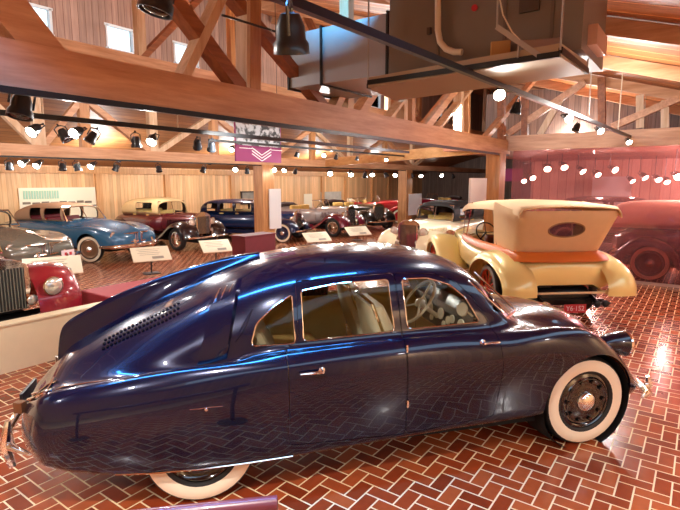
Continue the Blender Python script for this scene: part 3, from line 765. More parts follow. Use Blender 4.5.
# wheels
def wheel(par, x, y, s, r=.365, ww=.105, wd=.16, white=WHITEW, discm=None, capm=CHROME, spokes=None, steer=0, name='wheel'):
    M = frame((x, y, r), (0, s, 0)) if not steer else Matrix.Translation((x, y, r)) @ Matrix.Rotation(steer, 4, 'Z') @ frame((0, 0, 0), (0, s, 0))
    b = BM(); a = r-ww-.02
    lathe(b, [(a, -wd), (r-.05, -wd-.012), (r-.012, -wd+.018), (r, -wd+.05), (r, -.045), (r-.012, -.018), (r-.022, -.008), (r-.05, .003), (a+.02, -.002), (a, -.02), (a, -wd)], M, 40)
    t = link(name, b, RUBBER, par)
    if white:
        b = BM(); lathe(b, [(r-.026, -.004), (r-.05, .006), (r-.085, .006), (r-ww, -.004), (r-ww-.008, -.016)], M, 40); link('whitewall', b, white, t)
    if spokes:
        b = BM(); lathe(b, [(a+.004, -.012), (a-.015, -.006), (a-.022, -.02), (a-.02, -.06)], M, 32)
        for k in range(spokes):
            an = 2*math.pi*k/spokes; p0 = M @ Vector((math.cos(an)*.035, math.sin(an)*.035, -.005)); p1 = M @ Vector((math.cos(an)*(a-.015), math.sin(an)*(a-.015), -.035)); tube(b, [p0, p1], [.013, .009], 5)
        lathe(b, [(.06, -.05), (.055, .0), (.035, .02), (0, .026)], M, 16)
        link('wheel_spokes', b, discm, t)
    else:
        b = BM(); lathe(b, [(a+.006, -.014), (a-.015, -.004), (a-.03, -.018), (a-.06, -.028), (.12, -.012), (.10, -.01), (0, -.01)], M, 32)
        link('wheel_disc', b, discm or BLACK, t)
    b = BM(); k = .085 if not spokes else .045
    lathe(b, [(k, -.012), (k*.98, .004), (k*.8, .022), (k*.45, .036), (k*.15, .042), (0, .043)], M, 24); link('hub_cap', b, capm, t)
    return t
DISC = mat('black_wheel_enamel', '0c0d10', .15, 0, coat=1)
for x in (0, 3.05):
    for s in (-1, 1):
        t = wheel(car, x-(.01 if x > 1 else -.02), s*.71, s, r=.375, ww=.128, discm=DISC)
        if x > 1:
            b = BM(); M = frame((x, s*.71, .375), (0, s, 0))
            for k in range(10):
                an = 2*math.pi*k/10; p = M @ Vector((math.cos(an)*.165, math.sin(an)*.165, -.012)); lathe(b, [(.017, -.004), (.014, .006), (0, .008)], frame(p, (0, s, 0)), 8)
            tube(b, [M @ Vector((math.cos(q/24*2*math.pi)*.19, math.sin(q/24*2*math.pi)*.19, -.006)) for q in range(24)], .004, 5, closed=True)
            link('wheel_bolts', b, DISC, t)
# front arch liner and underbody
b = BM()
for s in (-1, 1):
    lathe(b, [(.41, .30), (.43, .0), (.10, -.02)], frame((3.04, s*.42, .375), (0, s, 0)), 32)
box(b, (1.2, 0, .26), (3.0, 1.2, .10)); box(b, (-.5, 0, .38), (.8, .9, .08)); box(b, (3.15, 0, .42), (.85, .8, .1))
for x in (0, 3.05): tube(b, [(x, -.6, .36), (x, .6, .36)], .04, 10)
tube(b, [(3.1, -.4, .24), (3.3, -.55, .26), (2.75, -.62, .26)], .03, 8)
link('underbody', b, mat('underbody_black', '0a0a0b', .8), car)
# headlamps, bumpers, tail lamps
for s in (-1, 1):
    b = BM(); M = frame((3.53, s*.52, .77), (1, 0, -.06))
    lathe(b, [(0, -.30), (.04, -.27), (.085, -.15), (.105, -.02), (.108, .01)], M, 28); h = link('headlamp', b, PAINT, car)
    b = BM(); lathe(b, [(.108, .0), (.114, .012), (.108, .028), (.100, .028)], M, 28); link('headlamp_rim', b, CHROME, h)
    b = BM(); lathe(b, [(.102, .024), (.08, .045), (.04, .058), (0, .062)], M, 28); link('headlamp_lens', b, LENS, h)
b = BM(); M = frame((3.60, 0, .62), (1, 0, .25)); lathe(b, [(0, -.2), (.09, -.06), (.10, .02), (.06, .045), (0, .055)], M, 24); link('centre_headlamp', b, LENS, car)
b = BM(); tube(b, [(3.50, -.80, .40), (3.62, -.74, .40), (3.73, -.50, .40), (3.78, -.2, .40), (3.78, .2, .40), (3.73, .50, .40), (3.62, .74, .40), (3.50, .80, .40)], [.012, .034, .036, .036, .036, .036, .034, .012], 10)
for s in (-1, 1): tube(b, [(3.72, s*.62, .33), (3.75, s*.62, .40), (3.73, s*.62, .49)], [.02, .035, .018], 8); tube(b, [(3.4, s*.4, .38), (3.74, s*.4, .40)], .016, 6)
link('front_bumper', b, CHROME, car)
b = BM(); tube(b, [(-.98, -.72, .50), (-1.12, -.60, .50), (-1.22, -.38, .50), (-1.26, 0, .50), (-1.22, .38, .50), (-1.12, .60, .50), (-.98, .72, .50)], [.010, .026, .030, .030, .030, .026, .010], 10)
for s in (-1, 1):
    tube(b, [(-1.13, s*.58, .36), (-1.17, s*.57, .50), (-1.14, s*.56, .66)], [.022, .036, .016], 8); tube(b, [(-.98, s*.35, .50), (-1.22, s*.35, .50)], .014, 6)
link('rear_bumper', b, CHROME, car)
for s in (-1, 1):
    b = BM(); p, n = spt(-1.08, 4.6, s); box(b, p+n*.03, (.06, .05, .07), rotz(.4*s)); q = link('tail_lamp', b, mat('amber_lamp', '6a4024', .2, coat=1), car, smooth=False)
    b = BM(); tube(b, [spt(x, 5.6, s)[0]+Vector((0, 0, .012)) for x in (-1.08, -1.0, -.93, -.86)], .010, 6); tube(b, [spt(x, 6.6, s)[0]+Vector((0, 0, .012)) for x in (-1.08, -1.0, -.93, -.86)], .008, 6)
    tube(b, [spt(-.90, v, s)[0]+Vector((0, 0, .012)) for v in (5.2, 5.8, 6.4, 7)], .010, 6); link('cover_hinge', b, CHROME, car)
b = BM(); box(b, (-1.20, 0, .63), (.02, .30, .07)); link('rear_plate_holder', b, BLACK, car, smooth=False)
# trim along the fender crease
for s in (-1, 1):
    b = BM(); tube(b, [spt(x, 6.0, s)[0]+Vector((0, 0, .006)) for x in (-.95, -.8, -.65, -.5, -.4)], [.003, .006, .006, .005, .002], 6); link('crease_moulding', b, CHROME, car)
# interior
CREAM = mat('cream_leather', 'f0e2c0', .55, noise=.08); IVORY = mat('ivory_plastic', 'f3ead2', .25, coat=.4)
DARKB = mat('dark_brown_cloth', '3a2018', .8)
def seatback(par, x, y, wd):
    t = BM(); G = []
    for q in range(8):
        h = q/7; G.append([(x-.20*h+dx*(.05+.03*math.sin(math.pi*h)), y+dy*wd/2*(1-.12*h*h), .62+.62*h) for dx, dy in ((-1, -.9), (-1.1, 0), (-1, .9), (0, 1), (1, .9), (1.1, 0), (1, -.9), (0, -1))])
    grid(t, G, closed_v=True, caps=True); finish(t); return t
b = BM()
box(b, (1.2, 0, .36), (2.3, 1.3, .04)); link('cabin_floor', b, DARKB, car, smooth=False)
for s in (-1, 1):
    st = link('front_seat', seatback(car, 1.50, s*.33, .52), CREAM, car, angle=70)
    b = BM(); box(b, (1.70, s*.33, .56), (.52, .50, .16)); o = bevel_mod(link('seat_cushion', b, CREAM, st), .04, 3)
    b = BM(); tube(b, [(1.48, s*.33-.27, .60), (1.36, s*.33-.27, .98), (1.26, s*.33-.22, 1.26), (1.22, s*.33, 1.30), (1.26, s*.33+.22, 1.26), (1.36, s*.33+.27, .98), (1.48, s*.33+.27, .60)], .013, 8); link('seat_rail', b, CHROME, st)
b = BM(); box(b, (.78, 0, .62), (.50, 1.16, .26)); rs = bevel_mod(link('rear_seat', b, TAN, car), .06, 3)
b = BM()
for k in range(13):
    y = -.54+k*.09; tube(b, [(.62, y, .70), (.50, y, .90), (.42, y, 1.08), (.34, y, 1.17)], [.045, .05, .05, .03], 8)
link('rear_backrest', b, mat('pleated_grey_leather', 'a89878', .6), rs)
# wood-capped far side, curtain and rear partition
b = BM(); box(b, (.30, 0, 1.0), (.03, 1.15, .45), Matrix.Rotation(-.35, 3, 'Y')); link('rear_bulkhead', b, DARKB, car, smooth=False)
b = BM()
for k in range(14):
    tube(b, [(.73+k*.035, .655+(.006 if k % 2 else 0), 1.07), (.73+k*.035, .585, 1.40)], .02, 6)
link('window_curtain', b, DARKB, car)
b = BM(); G = []
for yy in np.linspace(-.56, .56, 9):
    G.append([(2.10, yy, .98), (2.06, yy, 1.04), (2.08, yy, 1.10), (2.22, yy, 1.13), (2.40, yy, 1.06)])
grid(b, G); G22 = [[(2.06, yy, 1.05), (2.10, yy, .98), (2.16, yy, .80)] for yy in (-.58, .58)]; grid(b, G22); finish(b); dash = link('dashboard', b, mat('dark_dash', '1c1814', .3, coat=.5), car)
GA = mat('gauge_face', 'f0e8d0', .4)
b = BM()
for y, z, rr in ((-.42, 1.0, .055), (-.28, 1.02, .035), (-.18, .98, .035), (-.06, 1.01, .05), (.06, .96, .025), (.16, 1.01, .05), (.30, 1.02, .06), (.44, .99, .04), (-.32, .93, .028), (-.05, .91, .03), (.20, .91, .03), (.42, .90, .025)):
    lathe(b, [(rr, 0), (rr, .012), (rr*.9, .014), (0, .013)], frame((2.075+(1.0-z)*.35-.02, y, z), (-1, 0, .1)), 18)
link('dashboard_gauge', b, GA, dash)
sw = (1.86, .02, 1.11); M = frame(sw, (-.80, .04, .60))
b = BM(); tube(b, [M @ Vector((.215*math.cos(2*math.pi*k/32), .215*math.sin(2*math.pi*k/32), 0)) for k in range(32)], .013, 8, closed=True)
for k in range(3):
    an = math.pi/2+k*2*math.pi/3; tube(b, [M @ Vector((0, 0, -.03)), M @ Vector((.215*math.cos(an), .215*math.sin(an), 0))], .010, 6)
lathe(b, [(.045, -.05), (.045, -.01), (.025, .01), (0, .015)], M, 16); tube(b, [M @ Vector((0, 0, -.04)), M @ Vector((0, 0, -.24))], .02, 8)
link('steering_wheel', b, IVORY, car)
b = BM(); lathe(b, [(.05, 0), (.056, .01), (.05, .02), (0, .022)], frame((2.02, -.50, 1.16), (-1, -.4, .2)), 20); tube(b, [(2.03, -.5, 1.16), (2.12, -.52, 1.08)], .01, 6); link('mirror', b, IVORY, car)
# ------------------------------------------------------------------ the other cars
def paint(name, hexc, rough=.25): return mat(name, hexc, rough, .15, coat=.8)
def sect(hw, z0, z1, n=9, e=3.0, crown=.0):
    """open half section from sill up to the centre line, squarish"""
    out = []
    for k in range(n):
        a = -math.pi/2*.55+(math.pi/2*1.55)*k/(n-1)
        c_, s_ = math.cos(a), math.sin(a); y = hw*(abs(c_)**(2/e))*(1 if c_ > 0 else 0); zz = (z0+z1)/2+(z1-z0)/2*(abs(s_)**(2/e))*(1 if s_ > 0 else -1)
        out.append((max(y, 0), zz))
    out[-1] = (0, z1+crown); return out
def loft(bm, stations, nx=4, nv=2, mi=0, cap=True):
    A = np.array([[(x, y, z) for y, z in s] for x, s in stations]); k, p, _ = A.shape
    B = cr(A.reshape(k, -1), nx).reshape(-1, p, 3); G = []
    for r_ in B:
        c = cr(r_, nv); c[:, 1] = np.maximum(c[:, 1], 0); h = [tuple(q) for q in c]
        G.append([(a, -b_, c_) for a, b_, c_ in h]+[(a, b_, c_) for a, b_, c_ in h[-2::-1]])
    grid(bm, G, mi=mi, caps=cap); finish(bm, 5e-4)
def fender(bm, path, y0, y1, drop=.10, th=.02):
    """clamshell wing: path of (x, z) crown points, spanning y0 (inner) to y1 (outer)"""
    P = cr(np.array(path, float), 4); G = []; s = 1 if y1 > y0 else -1; w_ = abs(y1-y0)
    for i, (x, z) in enumerate(P):
        a = P[max(i-1, 0)]; b = P[min(i+1, len(P)-1)]; t = (b-a)/(np.linalg.norm(b-a)+1e-9); n = np.array([t[1], -t[0]])
        row = []
        for q, h in ((0, -.015), (.12, .012), (.35, .035), (.6, .03), (.82, .0), (.95, -.045), (1.0, -drop)):
            row.append((x+n[0]*h, y0+s*w_*q, z+n[1]*h))
        for q, h in ((.98, -drop), (.92, -.06), (.6, .0), (.12, -.02)):
            row.append((x+n[0]*h, y0+s*w_*q, z+n[1]*h-.004))
        G.append(row)
    grid(bm, G, closed_v=True, caps=True); finish(bm, 1e-5)
def lamp(par, x, y, z, r, shell, lens=LENS, d=(1, 0, 0)):
    b = BM(); M = frame((x, y, z), d); lathe(b, [(0, -r*1.5), (r*.5, -r*1.25), (r*.88, -r*.5), (r, 0), (r*1.05, r*.06), (r*.98, r*.14)], M, 20); h = link('headlight', b, shell, par)
    b = BM(); lathe(b, [(r*.95, r*.10), (r*.8, r*.24), (r*.4, r*.36), (0, r*.4)], M, 20); link('headlight_lens', b, lens, h)
def classic(name, label, loc, rz, col, fcol, topcol=None, style='open', wb=3.1, sc=1.0, whitewall=True, hub=None, spokes=0, grille_col=CHROME, hood_l=1.35, belt=1.08, width=.74, side_spare=False, steer=0, bumper=True, raked=False, wheel_r=.36, fk=1.0, ly=.42, lz=.86, r0=None):
    t = empty(name, loc, rz, label, 'car'); t.scale = (sc, sc, sc)
    W = width; xf = wb                                  # rear axle at x 0, front axle at x wb
    cw = xf-hood_l+.35                                  # cowl
    b = BM()
    loft(b, [(-.72, sect(.25, .55, .80)), (-.60, sect(.55, .48, .92)), (-.25, sect(W*.93, .42, belt-.02)), (.5, sect(W, .40, belt)), (1.2, sect(W, .40, belt)), (cw-.25, sect(W*.95, .40, belt+.02)), (cw, sect(W*.80, .42, belt+.03))])
    body_ = link('car_body', b, col, t, angle=60)
    if style == 'open':
        b = BM(); prism(b, rnd([(.25, -W*.78), (.25, W*.78), (cw-.12, W*.72), (cw-.12, -W*.72)], .12), 'z', .62, 1.6); boolean(body_, b); smooth_obj(body_, 50)
    b = BM(); loft(b, [(cw-.02, sect(W*.79, .46, belt+.03)), (cw+.3, sect(W*.68, .46, belt+.04, crown=.03)), (xf+.05, sect(W*.46, .48, belt+.02, crown=.04)), (xf+.28, sect(W*.36, .48, belt, crown=.04))]); hd = link('hood', b, col, t, angle=60)
    for s in (-1, 1):
        b = BM()
        for k in range(12): x = cw+.25+k*.06; f_ = (x-cw)/(xf-cw+.3); yy = W*(.79-.40*f_)+.012; box(b, (x, s*yy, .82), (.012, .02, .24), Matrix.Rotation(.15, 3, 'Y'))
        link('hood_louvres', b, fcol, hd, smooth=False)
    b = BM(); gx_ = xf+.30; prof = [(-.26*W/.74, .48), (-.30*W/.74, .75), (-.29*W/.74, belt-.02), (-.16, belt+.07), (0, belt+.10), (.16, belt+.07), (.29*W/.74, belt-.02), (.30*W/.74, .75), (.26*W/.74, .48)]
    prism(b, rnd(prof, .05), 'x', gx_-.05, gx_+.05); gr = link('grille_shell', b, CHROME, t, smooth=False); bevel_mod(gr, .015)
    b = BM(); box(b, (gx_+.052, 0, .77), (.01, .46*W/.74, .54)); link('radiator_core', b, mat('radiator_dark', '24221f', .5), gr, smooth=False)
    b = BM()
    for k in range(13): y = -.21*W/.74+k*.035*W/.74; box(b, (gx_+.062, y, .77), (.014, .010, .54))
    link('grille_bars', b, grille_col, gr, smooth=False)
    fy0, fy1 = W*.55, W+.16
    FK = lambda P_: [(x_, .33+(z_-.33)*fk) for x_, z_ in P_]
    for s in (-1, 1):
        b = BM(); fender(b, FK([(xf+.52, .40), (xf+.46, .62), (xf+.28, .80), (xf, .87), (xf-.30, .80), (xf-.62, .58), (xf-.95, .38), (xf-1.15, .33)]), s*(fy0-.1), s*fy1, .13); link('front_fender', b, fcol, t, angle=60)
        b = BM(); fender(b, [(.60, .33), (.48, .52), (.30, .74), (0, .86), (-.30, .80), (-.52, .60), (-.64, .42)], s*(W*.80), s*fy1, .14); link('rear_fender', b, fcol, t, angle=60)
        b = BM(); box(b, ((.55+xf-1.1)/2, s*(W+.03), .325), (xf-1.1-.55+.1, .26, .03)); box(b, ((.55+xf-1.1)/2, s*W*.93, .38), (xf-1.1-.55+.1, .03, .12)); link('running_board', b, fcol, t, smooth=False)
        for x, st in ((0, 0), (xf, steer)):
            wheel(t, x, s*(W+.10), s, r=wheel_r, white=WHITEW if whitewall else None, discm=hub or fcol, spokes=spokes, steer=st if x else 0)
        lamp(t, xf+.30+(.22 if fk > 1 else 0), s*ly, lz, .125, CHROME); lamp(t, xf+.40, s*.30, .60, .07, CHROME)
        if side_spare:
            M = frame((xf-.70, s*(W+.12), .72), (0, s, 0)); b = BM(); lathe(b, [(.24, -.13), (.33, -.13), (.345, -.06), (.33, 0), (.25, .01), (0, .01)], M, 28); q = link('spare_wheel', b, fcol, t)
            b = BM(); lathe(b, [(.10, .012), (.08, .03), (0, .04)], M, 20); link('spare_cap', b, CHROME, q)
    b = BM(); box(b, (wb/2, 0, .30), (wb+1.0, .8, .12)); tube(b, [(0, -W, .34), (0, W, .34)], .04, 8); tube(b, [(xf, -W, .34), (xf, W, .34)], .04, 8); link('chassis', b, MATS['underbody_black'], t)
    if bumper:
        b = BM(); tube(b, [(xf+.56, -.80, .42), (xf+.66, -.4, .42), (xf+.68, 0, .42), (xf+.66, .4, .42), (xf+.56, .80, .42)], .030, 8); tube(b, [(xf+.66, -.3, .42), (xf+.2, -.3, .36)], .02, 6); tube(b, [(xf+.66, .3, .42), (xf+.2, .3, .36)], .02, 6); link('bumper', b, CHROME, t)
        b = BM(); tube(b, [(-.72, -.7, .42), (-.80, 0, .42), (-.72, .7, .42)], .03, 8); tube(b, [(-.78, 0, .42), (-.3, 0, .38)], .02, 6); link('bumper', b, CHROME, t)
    # windscreen
    zt = belt+(.40 if style != 'open' else .30)
    wx = cw-.08
    b = BM(); fr = [(wx, -W*.74, belt), (wx-.12, -W*.70, zt), (wx-.12, W*.70, zt), (wx, W*.74, belt)]
    tube(b, fr, .018, 6, closed=True); tube(b, [(wx, 0, belt), (wx-.12, 0, zt)], .010, 6); ws = link('windshield_frame', b, CHROME, t)
    b = BM(); grid(b, [[fr[0], fr[3]], [fr[1], fr[2]]]); link('windshield_glass', b, CLEAR, ws, smooth=False)
    if style == 'open':
        for s in (-1, 1):
            b = BM(); box(b, (1.15, s*.33, .72), (.5, .56, .18)); q = bevel_mod(link('seat', b, TAN, t), .05, 3)
            b = BM(); box(b, (.86, s*.33, .95), (.14, .56, .42), Matrix.Rotation(-.2, 3, 'Y')); bevel_mod(link('seat_back', b, TAN, q), .05, 3)
        b = BM(); box(b, (1.1, 0, .60), (1.7, 1.2, .04)); link('cabin_floor', b, DARKB, t, smooth=False)
        b = BM(); M = frame((cw-.45, .33, 1.08), (-.8, 0, .55)); tube(b, [M @ Vector((.18*math.cos(2*math.pi*k/20), .18*math.sin(2*math.pi*k/20), 0)) for k in range(20)], .012, 6, closed=True)
        for k in range(3): tube(b, [M @ Vector((0, 0, -.02)), M @ Vector((.18*math.cos(k*2.1), .18*math.sin(k*2.1), 0))], .008, 5)
        tube(b, [M @ Vector((0, 0, 0)), M @ Vector((0, 0, -.4))], .015, 6); link('steering_wheel', b, BLACK, t)
        b = BM(); tube(b, [(.25, -W*.85, belt-.02), (.05, -W*.7, belt+.06), (0, 0, belt+.09), (.05, W*.7, belt+.06), (.25, W*.85, belt-.02)], [.05, .09, .10, .09, .05], 10); link('folded_top', b, topcol or DARKB, t)
    else:
        # cabin or fabric top with real openings
        b = BM(); zt2 = belt+.50; r0 = r0 if r0 is not None else (-.42 if style == 'sedan' else -.15)
        loft(b, [(r0, sect(W*.75, belt-.10, belt+.10)), (r0+.12, sect(W*.84, belt-.10, zt2-.14)), (r0+.5, sect(W*.88, belt-.10, zt2-.01)), (1.0, sect(W*.88, belt-.10, zt2+.03)), (wx-.30, sect(W*.85, belt-.10, zt2)), (wx-.10, sect(W*.80, belt-.10, zt2-.06)), (wx-.06, sect(W*.78, belt-.10, zt2-.10))], cap=False)
        me = bpy.data.meshes.new('c'); b.to_mesh(me); b.free(); o = bpy.data.objects.new('cabin' if style == 'sedan' else 'fabric_top', me); COL.objects.link(o); me.materials.append(topcol or col); me.materials.append(DARKB)
        md = o.modifiers.new('s', 'SOLIDIFY'); md.thickness = .03; md.offset = -1; md.material_offset = 1
        bpy.context.view_layer.update(); nm = bpy.data.meshes.new_from_object(o.evaluated_get(bpy.context.evaluated_depsgraph_get())); o.modifiers.clear(); o.data = nm
        L_ = wx-.10-(r0+.3); ops = [(r0+.42, .95), (1.02, wx-.30)] if style == 'sedan' else [(.75, wx-.30)]
        if style == 'sedan' and wb > 3.2: ops = [(r0+.35, .45), (.52, 1.12), (1.19, wx-.30)]
        for a, c in ops:
            b = BM(); prism(b, rnd([(a, belt+.06), (a+.03, zt2-.13), (c-.02, zt2-.13), (c, belt+.06)], .05), 'y', -1.2, 1.2); boolean(o, b)
        b = BM(); prism(b, rnd([(-.25, belt+.12), (-.22, belt+.30), (.22, belt+.30), (.25, belt+.12)], .06), 'x', r0-.3, r0+.45); boolean(o, b)
        smooth_obj(o, 50); o.parent = t
        for a, c in ops:
            for s in (-1, 1):
                b = BM(); grid(b, [[(a, s*(W*.86), belt+.05), (c, s*(W*.85), belt+.05)], [(a+.02, s*(W*.82), zt2-.12), (c-.02, s*(W*.81), zt2-.12)]]); link('side_window', b, CLEAR, o, smooth=False)
        b = BM(); box(b, (.55, 0, .95), (.2, 1.1, .5), Matrix.Rotation(-.2, 3, 'Y')); box(b, (1.25, 0, .95), (.15, 1.1, .45), Matrix.Rotation(-.2, 3, 'Y')); bevel_mod(link('seat', b, TAN, t), .05, 3)
    return t

def hand(X, Y, deg): return (X, Y, 0), R(deg)
# row along the pine wall
def by_front(px, py, deg, wb, s_off, sc=1.0):
    """car whose front wheel on its own side s_off stands at the pixel; returns rear-axle origin"""
    p = atz(px, py); a = R(deg); f = Vector((math.cos(a), math.sin(a), 0)); l = Vector((-math.sin(a), math.cos(a), 0))
    o = p-f*wb*sc-l*s_off*sc; return (o.x, o.y, 0), a
# silver maroon roadster, green black car, small red car, dark saloon, maroon tan top
loc, rz = by_front(288, 243, -72, 3.3, -.80)
classic('luxury_saloon', 'dark blue upright vintage saloon with whitewall tyres behind the square post and maroon pedestal', loc, rz, paint('navy_paint', '16305c'), paint('navy_fender_paint', '101f44'), paint('navy_roof_paint', '182440'), 'sedan', wb=3.3, steer=0, sc=.93)
loc, rz = by_front(177, 251, -88, 3.0, -.80)
classic('drophead_coupe', 'maroon and black vintage car with a raised tan fabric top near the light blue convertible', loc, rz, paint('deep_maroon_paint', '5c1a20'), paint('dark_fender_paint', '241418'), mat('tan_fabric', 'd8b884', .8, noise=.08), 'tan_top', wb=3.0, whitewall=False, spokes=20, hub=CHROME)
loc, rz = by_front(333, 237, -88, 3.1, -.80)
classic('vintage_roadster', 'open silver and maroon vintage roadster between the dark blue saloon and the black open car', loc, rz, paint('silver_paint', 'b0a4a0'), paint('maroon_fender_paint', '6c1c2c'), DARKB, 'open', wb=3.1, whitewall=False, spokes=20, hub=CHROME)
loc, rz = by_front(383, 231, -108, 3.1, .80); loc = (loc[0]+.9, loc[1]+.3, 0)
classic('vintage_tourer', 'open black vintage car with upright grille at the end of the wall row', loc, rz, paint('green_black_paint', '16201c'), paint('black_fender_paint', '121412'), DARKB, 'open', wb=3.1, whitewall=False, spokes=20, hub=BLACK)
loc, rz = (22.0, 15.3, 0), R(-62)
classic('sports_roadster', 'small bright red vintage roadster with whitewall tyres at the far end of the hall', (loc[0], loc[1], 0), rz, paint('bright_red_paint', 'c01c28'), paint('red_fender_paint', 'b01824'), mat('cream_fabric', 'e8dcc0', .8), 'open', wb=2.7)
p = atz(422, 221); p.x += 4.5; classic('vintage_coupe', 'dark red vintage car partly hidden by the far timber post', (p.x, p.y, 0), R(150), paint('wine_paint', '8a1a30'), paint('wine_fender_paint', '70142a'), None, 'open', wb=2.9)
p = atz(462, 251); classic('black_top_roadster', 'cream roadster with a black fabric top just beyond the yellow tourer', (p.x, p.y, 0), R(178), paint('ivory_paint', 'ece0c0'), paint('ivory_fender_paint', 'e6d8b4'), mat('black_fabric', '1c1c1e', .6), 'fabric', wb=3.0)
# maroon car on the platform, seen from its radiator
classic('platform_car', 'maroon vintage car with mesh radiator standing behind the low cream parapet', (2.45, 9.95, 0), R(-88), paint('platform_maroon_paint', '7c1824'), paint('platform_fender_paint', '8a1a28'), DARKB, 'open', wb=2.5, width=.80, grille_col=mat('grille_grey', '8c8c80', .35, .6), bumper=False, fk=1.22, ly=.52, lz=.76)
# car behind the pink glass
GLOC, GRZ = by_front(648, 281, -86, 0, -.84, 1.08)
classic('glass_room_tourer', 'large plum coloured touring car with a tan top behind the pink glass', GLOC, GRZ, paint('plum_paint', '54304c'), paint('plum_fender_paint', '482840'), mat('rose_tan_fabric', 'e8c8a8', .8), 'fabric', wb=3.3, sc=1.08, r0=-.85)
p = atx(628, 205, 17.5); classic('glass_room_saloon', 'dark saloon farther back behind the pink glass', (17.8, p.y+1.6, 0), R(-90), paint('brown_black_paint', '3c2026'), paint('brown_fender_paint', '341c22'), None, 'sedan', wb=3.1, sc=1.05)

